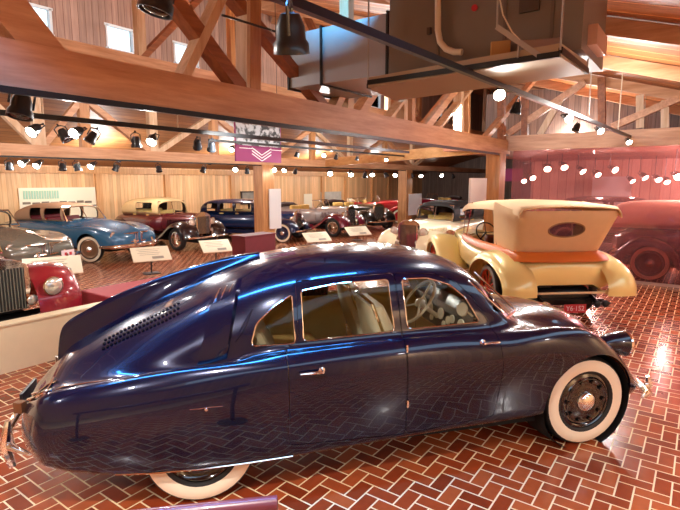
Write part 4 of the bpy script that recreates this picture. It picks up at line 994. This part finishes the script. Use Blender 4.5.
# ---- 1940s integrated bodies: light blue convertible, grey convertible
def forties(name, label, loc, rz, col, topcol, sc=1.0, steer=0, top=True, white=True, chrome_nose=True):
    t = empty(name, loc, rz, label, 'car'); t.scale = (sc, sc, sc)
    b = BM()
    S = [(-1.05, [(.30,.45),(.40,.48),(.45,.60),(.42,.70),(.36,.76),(.24,.80),(0,.82)]),
         (-.85, [(.60,.40),(.72,.46),(.76,.62),(.70,.78),(.56,.84),(.34,.90),(0,.93)]),
         (-.2, [(.72,.34),(.84,.42),(.88,.66),(.84,.88),(.70,.94),(.44,1.02),(0,1.04)]),
         (.6, [(.74,.32),(.86,.40),(.88,.66),(.84,.92),(.76,1.0),(.50,1.06),(0,1.07)]),
         (1.8, [(.74,.32),(.85,.40),(.87,.66),(.83,.94),(.72,1.02),(.50,1.08),(0,1.10)]),
         (2.4, [(.74,.32),(.86,.40),(.90,.66),(.86,.90),(.70,.93),(.50,1.05),(0,1.12)]),
         (3.1, [(.74,.34),(.88,.42),(.93,.66),(.89,.92),(.72,.98),(.44,1.0),(0,1.08)]),
         (3.6, [(.72,.36),(.86,.42),(.90,.62),(.86,.84),(.70,.90),(.38,.92),(0,1.0)]),
         (3.92, [(.60,.38),(.72,.44),(.76,.58),(.70,.72),(.56,.78),(.30,.82),(0,.88)]),
         (4.02, [(.40,.42),(.48,.46),(.52,.56),(.48,.64),(.38,.68),(.20,.70),(0,.72)])]
    loft(b, S, 5, 4, cap=True); o = link('car_body', b, col, t, angle=60)
    for x in (0, 3.15):
        for s in (-1, 1):
            bb = BM(); prism(bb, [(x+.42*math.cos(q), .37+.42*math.sin(q)) for q in np.linspace(-.6, math.pi+.6, 24)], 'y', s*.58, s*1.2); boolean(o, bb)
    if top:
        bb = BM(); prism(bb, rnd([(.3, -.66), (.3, .66), (2.0, .64), (2.0, -.64)], .1), 'z', .7, 1.6); boolean(o, bb)
    smooth_obj(o, 50)
    for x in (0, 3.15):
        for s in (-1, 1): wheel(t, x, s*.87, s, r=.36, ww=.095, white=WHITEW if white else None, discm=mat('tan_wheel_disc', '8a6a50', .3, .3), steer=steer if x else 0)
    b = BM(); box(b, (1.5, 0, .33), (4.2, 1.1, .10)); tube(b, [(0, -.8, .36), (0, .8, .36)], .04, 8); tube(b, [(3.15, -.8, .36), (3.15, .8, .36)], .04, 8); link('chassis', b, MATS['underbody_black'], t)
    # chrome grille bars, bumper, lamps
    b = BM()
    for s in (-1, 1):
        for k in range(9):
            y = s*(.06+k*.055); x = 4.03-.012*k-.0035*k*k; box(b, (x, y, .66-.006*k), (.05, .018, .22-.006*k))
        tube(b, [(4.05, s*.04, .78), (3.99, s*.35, .77), (3.86, s*.60, .75)], .018, 6); tube(b, [(4.05, s*.04, .54), (3.99, s*.35, .54), (3.86, s*.60, .55)], .018, 6)
    link('grille_bars', b, CHROME, t, smooth=False)
    b = BM(); tube(b, [(3.62, -.96, .45), (3.95, -.85, .45), (4.15, -.4, .45), (4.18, 0, .45), (4.15, .4, .45), (3.95, .85, .45), (3.62, .96, .45)], [.03, .055, .06, .06, .06, .055, .03], 10)
    for s in (-1, 1): tube(b, [(4.18, s*.32, .34), (4.22, s*.32, .48), (4.18, s*.32, .62)], [.03, .045, .03], 8); tube(b, [(4.12, s*.4, .45), (3.6, s*.4, .42)], .03, 6)
    link('bumper', b, CHROME, t)
    b = BM(); tube(b, [(-.95, -.85, .45), (-1.18, -.4, .45), (-1.2, 0, .45), (-1.18, .4, .45), (-.95, .85, .45)], .05, 8); tube(b, [(-1.15, .3, .45), (-.6, .3, .42)], .03, 6); link('bumper', b, CHROME, t)
    for s in (-1, 1): lamp(t, 3.83, s*.68, .72, .11, CHROME)
    b = BM(); tube(b, [(3.98, 0, .90), (3.6, 0, 1.01), (2.4, 0, 1.13)], .012, 6); link('hood_trim', b, CHROME, t)
    b = BM(); fr = [(2.18, -.66, 1.06), (1.92, -.58, 1.44), (1.92, .58, 1.44), (2.18, .66, 1.06)]; tube(b, fr, .022, 6, closed=True); tube(b, [(2.20, 0, 1.08), (1.95, 0, 1.44)], .012, 6); ws = link('windshield_frame', b, CHROME, t)
    b = BM(); grid(b, [[fr[0], fr[3]], [fr[1], fr[2]]]); link('windshield_glass', b, CLEAR, ws, smooth=False)
    if top:
        b = BM(); loft(b, [(-.05, sect(.55, .95, 1.12)), (.12, sect(.66, .95, 1.34)), (.55, sect(.68, .95, 1.50)), (1.2, sect(.68, .95, 1.54)), (1.82, sect(.64, .95, 1.50)), (1.96, sect(.62, .95, 1.45))], cap=False)
        me = bpy.data.meshes.new('c'); b.to_mesh(me); b.free(); o2 = bpy.data.objects.new('fabric_top', me); COL.objects.link(o2); me.materials.append(topcol); me.materials.append(DARKB)
        md = o2.modifiers.new('s', 'SOLIDIFY'); md.thickness = .03; md.offset = -1; md.material_offset = 1
        bpy.context.view_layer.update(); nm = bpy.data.meshes.new_from_object(o2.evaluated_get(bpy.context.evaluated_depsgraph_get())); o2.modifiers.clear(); o2.data = nm
        for a, c in ((.72, 1.22), (1.28, 1.92)):
            bb = BM(); prism(bb, rnd([(a, 1.08), (a+.04, 1.40), (c-.04, 1.41), (c, 1.08)], .05), 'y', -1, 1); boolean(o2, bb)
        smooth_obj(o2, 50); o2.parent = t
        b = BM(); box(b, (.60, 0, .92), (.2, 1.1, .5), Matrix.Rotation(-.2, 3, 'Y')); box(b, (1.25, 0, .92), (.15, 1.1, .45), Matrix.Rotation(-.2, 3, 'Y')); bevel_mod(link('seat', b, mat('red_leather', '8a2430', .5), t), .05, 3)
    return t
loc, rz = by_front(90, 263, -76, 3.15, -.87)
forties('blue_convertible', 'light blue convertible with tan fabric top and whitewall tyres by the pine wall', loc, rz, paint('sky_blue_paint', '34688e'), mat('fawn_fabric', 'a88468', .8, noise=.08), steer=.25)
loc, rz = by_front(-16, 282, -78, 3.15, -.87)
gc = forties('grey_convertible', 'dark grey vintage convertible beside the light blue one, nearest the picture edge', loc, rz, paint('pewter_paint', '6c6a60'), mat('grey_fabric', '5c544c', .8), white=False)
b = BM(); box(b, (4.235, .35, .52), (.012, .32, .17)); q = link('licence_plate', b, mat('plate_white', 'e8dce0', .5), gc, smooth=False)
b = BM()
for k in (-1, 1): box(b, (4.243, .35+k*.06, .52), (.006, .06, .07))
link('plate_digits', b, mat('plate_red', 'c0303c', .5), q, smooth=False)

# ---- the cream and orange tourer, seen from behind
def tourer():
    CRM = paint('butter_paint', 'fae89a', .3); ORG = mat('orange_trim', 'e07a30', .45); BEI = mat('beige_canvas', 'ecd0a2', .8, noise=.05)
    pr = at(492, 312, (0, 0, 1), 0); A = R(YAW_T); f = Vector((math.cos(A), math.sin(A), 0)); l = Vector((-math.sin(A), math.cos(A), 0))
    o_ = pr-l*.80*.92; t = empty('yellow_touring_car', (o_.x, o_.y, 0), A, 'cream yellow open tourer with orange trim and a raised beige canvas top', 'car'); t.scale = (.92, .92, .96)
    W = .80
    b = BM(); loft(b, [(-.98, sect(.60, .64, .86)), (-.92, sect(.80, .54, 1.0)), (-.6, sect(.86, .50, 1.10)), (0, sect(.84, .46, 1.14)), (.8, sect(.82, .44, 1.12)), (1.5, sect(.78, .44, 1.12)), (2.15, sect(.70, .46, 1.14)), (2.35, sect(.64, .46, 1.14))])
    bd = link('car_body', b, CRM, t, angle=60)
    bb = BM(); prism(bb, rnd([(-.35, -.70), (-.35, .70), (2.05, .60), (2.05, -.60)], .15), 'z', .62, 1.7); boolean(bd, bb); smooth_obj(bd, 50)
    # orange coaming around the cockpit
    b = BM(); ring = [(-.35, -.76), (-.46, -.6), (-.50, 0), (-.46, .6), (-.35, .76), (.5, .76), (1.4, .72), (2.1, .63)]; G = []
    def coam(x, y):
        s = 1 if y > 0 else -1
        return y
    for s in (-1, 1):
        G = []
        for x, w_, z in ((2.2, .62, 1.13), (1.6, .72, 1.115), (.8, .785, 1.12), (0, .81, 1.14), (-.35, .80, 1.13), (-.62, .72, 1.12), (-.74, .50, 1.12), (-.78, .25, 1.12), (-.79, 0, 1.12)):
            G.append([(x, s*(w_+.045), z-.085), (x, s*(w_+.035), z-.02), (x, s*w_, z+.02), (x, s*(w_-.09), z+.02), (x+.03, s*(max(w_-.12, 0)), z-.05)] if x > -.6 else [(x-.20, s*w_*1.12, z-.11), (x-.15, s*w_*1.1, z-.04), (x-.05, s*w_, z+.02), (x+.08, s*w_*.9, z+.02), (x+.14, s*w_*.85, z-.05)])
        grid(b, G)
    finish(b, 1e-3); link('orange_coaming', b, ORG, t, angle=60)
    b = BM(); loft(b, [(2.3, sect(.64, .5, 1.14)), (2.7, sect(.54, .5, 1.13, crown=.03)), (3.45, sect(.38, .5, 1.08, crown=.04)), (3.75, sect(.33, .5, 1.05, crown=.04))]); link('hood', b, CRM, t, angle=60)
    b = BM(); prism(b, rnd([(-.30, .48), (-.32, 1.06), (0, 1.16), (.32, 1.06), (.30, .48)], .06), 'x', 3.72, 3.82); link('grille_shell', b, CHROME, t, smooth=False)
    for s in (-1, 1):
        b = BM(); fender(b, [(4.05, .42), (4.02, .68), (3.85, .88), (3.5, .98), (3.15, .90), (2.8, .66), (2.5, .44), (2.3, .38)], s*.42, s*1.0, .16); link('front_fender', b, CRM, t, angle=60)
        b = BM(); fender(b, [(.75, .38), (.62, .56), (.46, .84), (.1, 1.03), (-.30, 1.08), (-.75, 1.0), (-1.05, .86), (-1.20, .68), (-1.22, .52)], s*.58, s*1.10, .12); link('rear_fender', b, CRM, t, angle=60)
        b = BM(); box(b, (1.5, s*.86, .37), (1.7, .28, .03)); link('running_board', b, BLACK, t, smooth=False)
        for x in (0, 3.5): wheel(t, x, s*.92, s, r=.42, ww=.06, wd=.14, white=mat('grey_sidewall', '8c8c86', .6), discm=mat('orange_red_wheel', 'd8502c', .4), spokes=12, capm=CHROME)
        lamp(t, 3.8, s*.42, .92, .14, CHROME)
    b = BM(); box(b, (1.4, 0, .40), (4.6, .8, .12)); tube(b, [(0, -.75, .42), (0, .75, .42)], .05, 8); tube(b, [(3.5, -.75, .42), (3.5, .75, .42)], .04, 8)
    lathe(b, [(0, -.42), (.14, -.42), (.16, -.38), (.16, .38), (.14, .42), (0, .42)], frame((-.82, 0, .46), (0, 1, 0)), 20); box(b, (-1.0, 0, .40), (.06, 1.25, .08))
    for s in (-1, 1): tube(b, [(-.2, s*.45, .42), (-.8, s*.45, .52), (-1.15, s*.45, .40)], .035, 8)
    link('chassis', b, mat('chassis_black', '15161a', .3, .3), t)
    b = BM(); M = frame((-1.12, .30, .50), (-1, 0, 0)); lathe(b, [(.20, -.13), (.40, -.13), (.42, -.07), (.40, 0), (.22, .01), (.2, -.02), (0, -.02)], frame((-.88, .55, .45), (-1, 0, 0)), 30); link('spare_wheel', b, RUBBER, t)
    b = BM(); tube(b, [(-1.12, -.62, .56), (-1.16, 0, .57), (-1.12, .62, .56)], .018, 8)
    for s in (-1, 1): tube(b, [(-.9, s*.6, .56), (-1.12, s*.6, .56)], .02, 6); lathe(b, [(.035, -.03), (.04, 0), (0, .02)], frame((-1.12, s*.62, .56), (-1, 0, 0)), 12)
    link('rear_bar', b, mat('cream_bar', 'e8d4a4', .35), t)
    b = BM(); box(b, (-1.20, -.05, .34), (.012, .36, .13)); pl = link('licence_plate', b, mat('plate_red', 'c0303c', .5), t, smooth=False)
    M = Matrix.Translation((-1.207, -.05, .34)) @ Matrix.Rotation(R(-90), 4, 'Z') @ Matrix.Rotation(R(90), 4, 'X')
    text_mesh('plate_lettering', 'Y6\u00b7152', .105, mat('plate_white', 'e8dce0', .5), pl, M)
    b = BM(); lathe(b, [(.05, -.06), (.055, 0), (.03, .02), (0, .02)], frame((-1.20, -.42, .40), (-1, 0, 0)), 14); lathe(b, [(.05, -.06), (.055, 0), (.03, .02), (0, .02)], frame((-1.20, -.56, .40), (-1, 0, 0)), 14); tube(b, [(-1.16, -.35, .40), (-1.16, -.65, .40)], .02, 6); link('tail_lamp', b, BLACK, t)
    # canvas top: roof, quarters and back, open sides in front
    S = [(-1.0, .84, .84, 1.85), (-.88, .84, .84, 1.89), (-.3, .81, .81, 1.91), (.7, .78, .78, 1.90), (1.7, .72, .74, 1.84), (2.15, .68, .70, 1.76)]
    b = BM(); G = []
    for x, w_, wb_, z in S:
        G.append([(x, -w_-.01, z-.16), (x, -w_, z-.09), (x, -w_*.93, z-.03), (x, -w_*.6, z), (x, 0, z+.015), (x, w_*.6, z), (x, w_*.93, z-.03), (x, w_, z-.09), (x, w_+.01, z-.16)])
    G = [list(map(tuple, r_)) for r_ in cr(np.array(G).reshape(len(G), -1), 4).reshape(-1, 9, 3)]
    grid(b, G)
    # back panel leaning in towards the waist and the rear quarters
    Gb = []
    for q in np.linspace(0, 1, 9):
        x = -.98+.30*q; w_ = .85-.12*q; z = 1.71*(1-q)+1.12*q
        row = [(x+.95+.10*(1-q), -w_+.02, z+.05*(1-q)), (x+.5, -w_, z), (x+.14, -w_, z), (x+.04, -w_*.95, z), (x, -w_*.8, z)]
        row += [(x-.02, w_*k, z) for k in (-.4, 0, .4)]
        row += [(x, w_*.8, z), (x+.04, w_*.95, z), (x+.14, w_, z), (x+.5, w_, z), (x+.95+.10*(1-q), w_-.02, z+.05*(1-q))]
        Gb.append(row)
    top0 = []
    for (x, y, z) in Gb[0]:
        top0.append((x, y*.98, z+(.085 if x < -.8 else (.12 if x < -.3 else .14))))
    Gb = [top0]+Gb
    grid(b, Gb); finish(b, 1e-3)
    me = bpy.data.meshes.new('c'); b.to_mesh(me); b.free(); o2 = bpy.data.objects.new('canvas_top', me); COL.objects.link(o2); me.materials.append(BEI)
    md = o2.modifiers.new('s', 'SOLIDIFY'); md.thickness = .02; md.offset = -1
    bpy.context.view_layer.update(); nm = bpy.data.meshes.new_from_object(o2.evaluated_get(bpy.context.evaluated_depsgraph_get())); o2.modifiers.clear(); o2.data = nm
    bb = BM(); prism(bb, [(.30*math.cos(q), 1.50+.115*math.sin(q)) for q in np.linspace(0, 2*math.pi, 33)[:-1]], 'x', -1.3, -.55); boolean(o2, bb); smooth_obj(o2, 50); o2.parent = t
    b = BM(); tube(b, [(-1.0+.30*(1.71-(1.50+.115*math.sin(q)))/.59, .30*math.cos(q), 1.50+.115*math.sin(q)) for q in np.linspace(0, 2*math.pi, 33)[:-1]], .012, 6, closed=True); rw = link('rear_window_frame', b, mat('window_binding', '9a7a58', .6), o2)
    b = BM(); V = [b.verts.new((-.98+.30*(1.71-(1.50+.112*math.sin(q)))/.59, .295*math.cos(q), 1.50+.112*math.sin(q))) for q in np.linspace(0, 2*math.pi, 33)[:-1]]; b.faces.new(V); link('rear_window', b, glass('mauve_glass', 'a08890', 0), rw, smooth=False)
    b = BM(); fr = [(2.22, -.62, 1.12), (2.10, -.62, 1.74), (2.10, .62, 1.74), (2.22, .62, 1.12)]; tube(b, fr, .014, 6, closed=True); ws = link('windshield_frame', b, CHROME, t)
    b = BM(); grid(b, [[fr[0], fr[3]], [fr[1], fr[2]]]); link('windshield_glass', b, CLEAR, ws, smooth=False)
    b = BM()
    for s in (-1, 1): tube(b, [(.1, s*.72, 1.12), (.35, s*.74, 1.82)], .012, 6); tube(b, [(1.9, s*.66, 1.14), (1.5, s*.70, 1.82)], .012, 6)
    link('top_bow', b, CHROME, t)
    b = BM()
    for x in (.0, 1.15): box(b, (x+.3, 0, .80), (.55, 1.1, .2)); box(b, (x, 0, 1.0), (.16, 1.1, .45), Matrix.Rotation(-.2, 3, 'Y'))
    bevel_mod(link('seat', b, mat('brown_leather', '6a3420', .5), t), .05, 3)
    b = BM(); box(b, (.9, 0, .60), (2.3, 1.15, .04)); link('cabin_floor', b, DARKB, t, smooth=False)
    b = BM(); M = frame((1.72, .30, 1.22), (-.85, 0, .5)); tube(b, [M @ Vector((.21*math.cos(2*math.pi*k/24), .21*math.sin(2*math.pi*k/24), 0)) for k in range(24)], .014, 6, closed=True)
    for k in range(4): tube(b, [M @ Vector((0, 0, -.02)), M @ Vector((.21*math.cos(k*1.57), .21*math.sin(k*1.57), 0))], .009, 5)
    tube(b, [M @ Vector((0, 0, 0)), M @ Vector((0, 0, -.5))], .016, 6); link('steering_wheel', b, BLACK, t)
    return t
YAW_T = 35.8+5
tourer()
# ------------------------------------------------------------------ track lighting
BULB = mat('lit_lamp_face', 'fff0d8', .3, emit=30)
CAN = mat('spot_housing', '20262c', .3, .2, coat=.3)
def spot_head(name='track_spotlight', lit=False, k=1.0, power=90):
    t = empty(name)
    b = BM(); M = frame((0, 0, -.16*k), (0, 0, -1)); lathe(b, [(0, -.10*k), (.05*k, -.09*k), (.075*k, -.03*k), (.078*k, .03*k), (.092*k, .05*k), (.095*k, .10*k), (.085*k, .10*k), (.080*k, .07*k)], M, 16)
    h = link('lamp_housing', b, CAN, t)
    b = BM(); lathe(b, [(.083*k, .085*k), (.05*k, .10*k), (0, .106*k)], M, 16); link('lamp_face', b, BULB if lit else mat('unlit_lamp_face', '3a4044', .1, .5), h)
    b = BM(); tube(b, [(.09*k, 0, -.17*k), (.09*k, 0, -.04*k), (.03*k, 0, -.005), (-.03*k, 0, -.005), (-.09*k, 0, -.04*k), (-.09*k, 0, -.17*k)], .010*k, 6); tube(b, [(0, 0, 0), (0, 0, .03)], .015*k, 6); link('yoke', b, CAN, t)
    if lit:
        ld = bpy.data.lights.new('lamp_beam', 'SPOT'); ld.energy = power; ld.spot_size = R(120); ld.spot_blend = .8; ld.shadow_soft_size = .06; ld.color = (1, .965, .915)
        lo = bpy.data.objects.new('lamp_beam', ld); COL.objects.link(lo); lo.parent = t; lo.location = (0, 0, -.33*k)
    return t
LITP = spot_head(lit=True); DARKP = spot_head(lit=False)
used = {True: False, False: False}
def put(loc, lit, label, group, rot=(0, 0, 0), k=1.0):
    proto = LITP if lit else DARKP
    if not used[lit]: o = proto; used[lit] = True
    else: o = copy_tree(proto)
    o.location = loc; o.rotation_euler = rot; o.scale = (k, k, k); return tag(o, label, 'spotlight', group)
def aim(lit, rot):
    """lit heads near the walk point down towards the near aisle, unlit ones hang as given"""
    if not lit: return rot
    q = R(YAWD)+random.uniform(-.3, .3); return tuple(Vector((math.cos(q), math.sin(q), -random.uniform(.45, .9))).to_track_quat('-Z', 'Y').to_euler())
YAWD = 215.8
def track(p, q, name_lab, wd=.035):
    b = BM(); bar(b, p, q, wd, wd*1.1); o = link('lighting_track', b, BLACK, smooth=False); tag(o, name_lab, 'lighting track'); return o
# near track, running over the dark blue car
TY, TZ = 1.2, 3.05
a = atz(292, 2, TZ); e = atz(641, 141, TZ)
near = track(a-(e-a)*.06, e, 'long black lighting track running from the top centre past the air duct', .045)
for px in (588, 618, 642):
    b = BM(); p = atz(px, 2+(px-292)*.398, TZ); tube(b, [p, (p.x, p.y, roofz(p.y)-.01)], .010, 6)
    link('suspension_rod', b, mat('pale_rod', 'cbbca4', .4), near)
def on(px, y, z):   # point of the line (., y, z) under photo column px
    u = (px-340)/500; # right/forward ratio (pitch neglected)
    # forward = x cos + y sin ; right = x sin - y cos
    c_, s_ = math.cos(YAW), math.sin(YAW); fz = (z-CAM_H)
    # pixel column depends on the camera depth, which includes the pitch
    x = 5.0
    for _ in range(30):
        d = (x*c_+y*s_)*math.cos(PITCH)-fz*math.sin(PITCH); rt = u*d; x = (rt+y*c_)/s_
    return Vector((x, y, z))
G_n = 'spotlights on the long near track'
for px, lit, rot, lab in ((497, True, (.7, .3, 0), 'lit spotlight on the near track below the air tray'), (519, False, (.2, 0, 0), 'unlit black spotlight beside the lit one under the air tray'),
        (564, True, (.6, .2, 0), 'lit spotlight midway between the air tray and the track end'), (580, False, (.3, .2, 0), 'unlit spotlight between two lit ones near the track end'), (597, True, (.6, -.4, 0), 'lit spotlight, second from the end of the near track'), (628, True, (.5, .8, 0), 'lit spotlight at the very end of the near track')):
    put(atz(px, 2+(px-292)*.398, TZ)-Vector((0, 0, .055)), lit, lab, G_n, aim(lit, rot), .62)
put(aty(289, -2, TY+.3), False, 'large black spotlight hanging at the top left of the air duct', 'large black spotlights', (.0, -.30, .6), .85)
put(aty(165, -36, 3.2), False, 'large black spotlight cut off by the top edge above the clerestory windows', 'large black spotlights', (.15, .2, 0), 1.3)
put(aty(24, 86, 4.02), False, 'large black spotlight under the big beam above and beyond the grey convertible', 'large black spotlights', (-.1, .25, 0), .9)
# a second large lamp's arm and the ceiling conduit
b = BM(); tube(b, [aty(222, 15, 3.2), aty(290, 36, 3.2)], .010, 6); q = link('conduit', b, BLACK); tag(q, 'thin black conduit crossing behind the big timber post', 'conduit')
b = BM(); tube(b, [(7.0, -.2, roofz(-.2)-.25), (12.0, .4, 3.25)], .02, 8); q = link('tie_rod', b, mat('copper_pipe', 'c88a5c', .35, .5)); tag(q, 'thin copper coloured pipe slanting beneath the wooden roof', 'pipe')
# track under the big truss and the one behind it
track((-2.5, 3.78, 2.745), (12.0, 3.78, 2.745), 'black lighting track fixed under the big near beam', .04)
Y2, Z2 = 4.6, 2.69
t2_ = track((-2.5, Y2, Z2), (8.6, Y2, Z2), 'black lighting track hung just beyond the big beam', .04)
for px in (42, 178):
    b = BM(); p = on(px, Y2, Z2); tube(b, [p, p+Vector((0, 0, .45))], .008, 6)
    link('suspension_rod', b, mat('pale_rod', 'cbbca4'), t2_)
ORD = ['first', 'second', 'third', 'fourth', 'fifth', 'sixth', 'seventh', 'eighth', 'ninth', 'tenth', 'eleventh', 'twelfth']
def row(y, z, lits, darks, where, k=1.0):
    for i, px in enumerate(sorted(lits)): put(on(px, y, z-.045), True, ORD[i]+' lit spotlight from the left '+where, 'lit spotlights '+where, aim(True, 0), k*.9)
    for i, px in enumerate(sorted(darks)): put(on(px, y, z-.045), False, ORD[i]+' unlit black spotlight from the left '+where, 'unlit spotlights '+where, (random.uniform(-.6, .6), random.uniform(-.6, .6), 0), k*.9)
row(Y2, Z2-.02, (41, 84, 155), (58, 97, 135, 197, 212), 'on the track beyond the big beam', .62)
row(G2-.15, 2.62, (28, 41, 95, 236, 275, 286), (5, 62, 75, 118, 158, 205, 247, 296), 'under the far lattice truss', .9)
row(7.2, 2.85, (325, 387, 233), (337, 358, 298), 'between the big beam and the far truss', .62)
row(G2-.15, 2.60, (330, 350, 372, 396, 420, 440), (365, 384, 410, 452), 'beyond the timber posts', 1.2)
row(14.4, 3.0, (60, 170, 260, 340, 400, 436), (120, 210, 300), 'in the low aisle by the pine wall', 1.0)
tr7 = track((6.0, 7.2, 2.87), (13.5, 7.2, 2.87), 'short lighting track between the big beam and the far truss', .04)
tr8 = track((-2, G2-.15, 2.625), (30, G2-.15, 2.625), 'lighting track fixed under the far lattice truss', .03)
# lamps behind the pink glass
for i_, (px, py, X) in enumerate(sorted([(562, 168, 15), (547, 170, 15), (610, 172, 16), (578, 172, 16), (640, 178, 17), (655, 181, 18), (523, 183, 19), (530, 180, 17), (675, 178, 14.5), (595, 176, 18), (628, 182, 19), (665, 183, 19)])):
    p = atx(px, py-6, X); p.z = min(p.z, 2.84); o_ = put(p, True, ORD[i_]+' lit spotlight from the left behind the pink glass', 'lit spotlights behind the pink glass', aim(True, 0), 1.1)
    b = BM(); tube(b, [(p.x, p.y, p.z-.01), (p.x, p.y, 2.90)], .012, 6); sm = link('ceiling_stem', b, CAN); bpy.context.view_layer.update(); sm.parent = o_; sm.matrix_parent_inverse = o_.matrix_world.inverted()
# unseen spot lights added beyond the picture edge to light the hall
for x, y, z in ((.6, 1.2, 3.0), (-1.2, 1.5, 3.0), (1.5, -3.0, 2.7), (4, -3.1, 2.6), (7, -3.0, 2.6), (-1.5, 3.8, 2.8), (10.5, -3.0, 2.7)):
    ld = bpy.data.lights.new('hall_fill_spot', 'SPOT'); ld.energy = 330 if x < 3 else 220; ld.spot_size = R(150); ld.spot_blend = 1; ld.shadow_soft_size = .07; ld.color = (1, .965, .915)
    lo = bpy.data.objects.new('hall_fill_spot', ld); COL.objects.link(lo); lo.location = (x, y, z)
for x in (.5, 4, 7.5, 11):  # added spot lights without fixtures, brightening the cars along the wall
    ld = bpy.data.lights.new('row_fill_spot', 'SPOT'); ld.energy = 260; ld.spot_size = R(110); ld.spot_blend = .9; ld.shadow_soft_size = .05; ld.color = (1, .965, .915)
    lo = bpy.data.objects.new('row_fill_spot', ld); COL.objects.link(lo); lo.location = (x, 4.2, 2.6); lo.rotation_euler = Vector((.25, 1, -.22)).to_track_quat('-Z', 'Y').to_euler()
# blue strip lamp hung high over the dark blue saloon
ld = bpy.data.lights.new('blue_strip_lamp', 'AREA'); ld.shape = 'RECTANGLE'; ld.size = 3.8; ld.size_y = .20; ld.energy = 80; ld.spread = R(100); ld.color = (.06, .38, 1)
lo = bpy.data.objects.new('blue_strip_lamp', ld); COL.objects.link(lo); lo.location = (1.7, 2.6, 3.85); lo.rotation_euler = (0, 0, STREAM_RZ)
# bare point lights added around beam height to brighten the roof
for x, y, z in ((1, 3.9, 3.35), (5, 3.9, 3.35), (9, 3.9, 3.35), (2, 8.5, 4.6), (7, 8.5, 4.6), (13, 8.5, 4.6), (19, 8.5, 4.6), (9, 1.2, 3.3), (15, 3, 3.3)):
    ld = bpy.data.lights.new('roof_fill_light', 'POINT'); ld.energy = 200 if y > 2 else 90; ld.shadow_soft_size = .12; ld.color = (1, .965, .915)
    lo = bpy.data.objects.new('roof_fill_light', ld); COL.objects.link(lo); lo.location = (x, y, z)
for x in (3, 8, 13, 18, 23):
    ld = bpy.data.lights.new('aisle_lamp', 'POINT'); ld.energy = 170; ld.shadow_soft_size = .1; ld.color = (1, .965, .915)
    lo = bpy.data.objects.new('aisle_lamp', ld); COL.objects.link(lo); lo.location = (x, 14.2, 2.75)
for x in (13.8, 17.5):
    ld = bpy.data.lights.new('annex_lamp', 'POINT'); ld.energy = 330; ld.shadow_soft_size = .1; ld.color = (1, .93, .98)
    lo = bpy.data.objects.new('annex_lamp', ld); COL.objects.link(lo); lo.location = (x, -1, 2.6)
ld = bpy.data.lights.new('blue_wash', 'SPOT'); ld.energy = 500; ld.spot_size = R(60); ld.spot_blend = .9; ld.color = (.1, .55, 1)
lo = bpy.data.objects.new('blue_wash', ld); COL.objects.link(lo); lo.location = (3.2, 3.4, 4.5); lo.rotation_euler = Vector((1.3, .0, -.25)).to_track_quat('-Z', 'Y').to_euler()
# small air grille units on the far truss
for px, y in ((84, 163), (155, 166)):
    pass
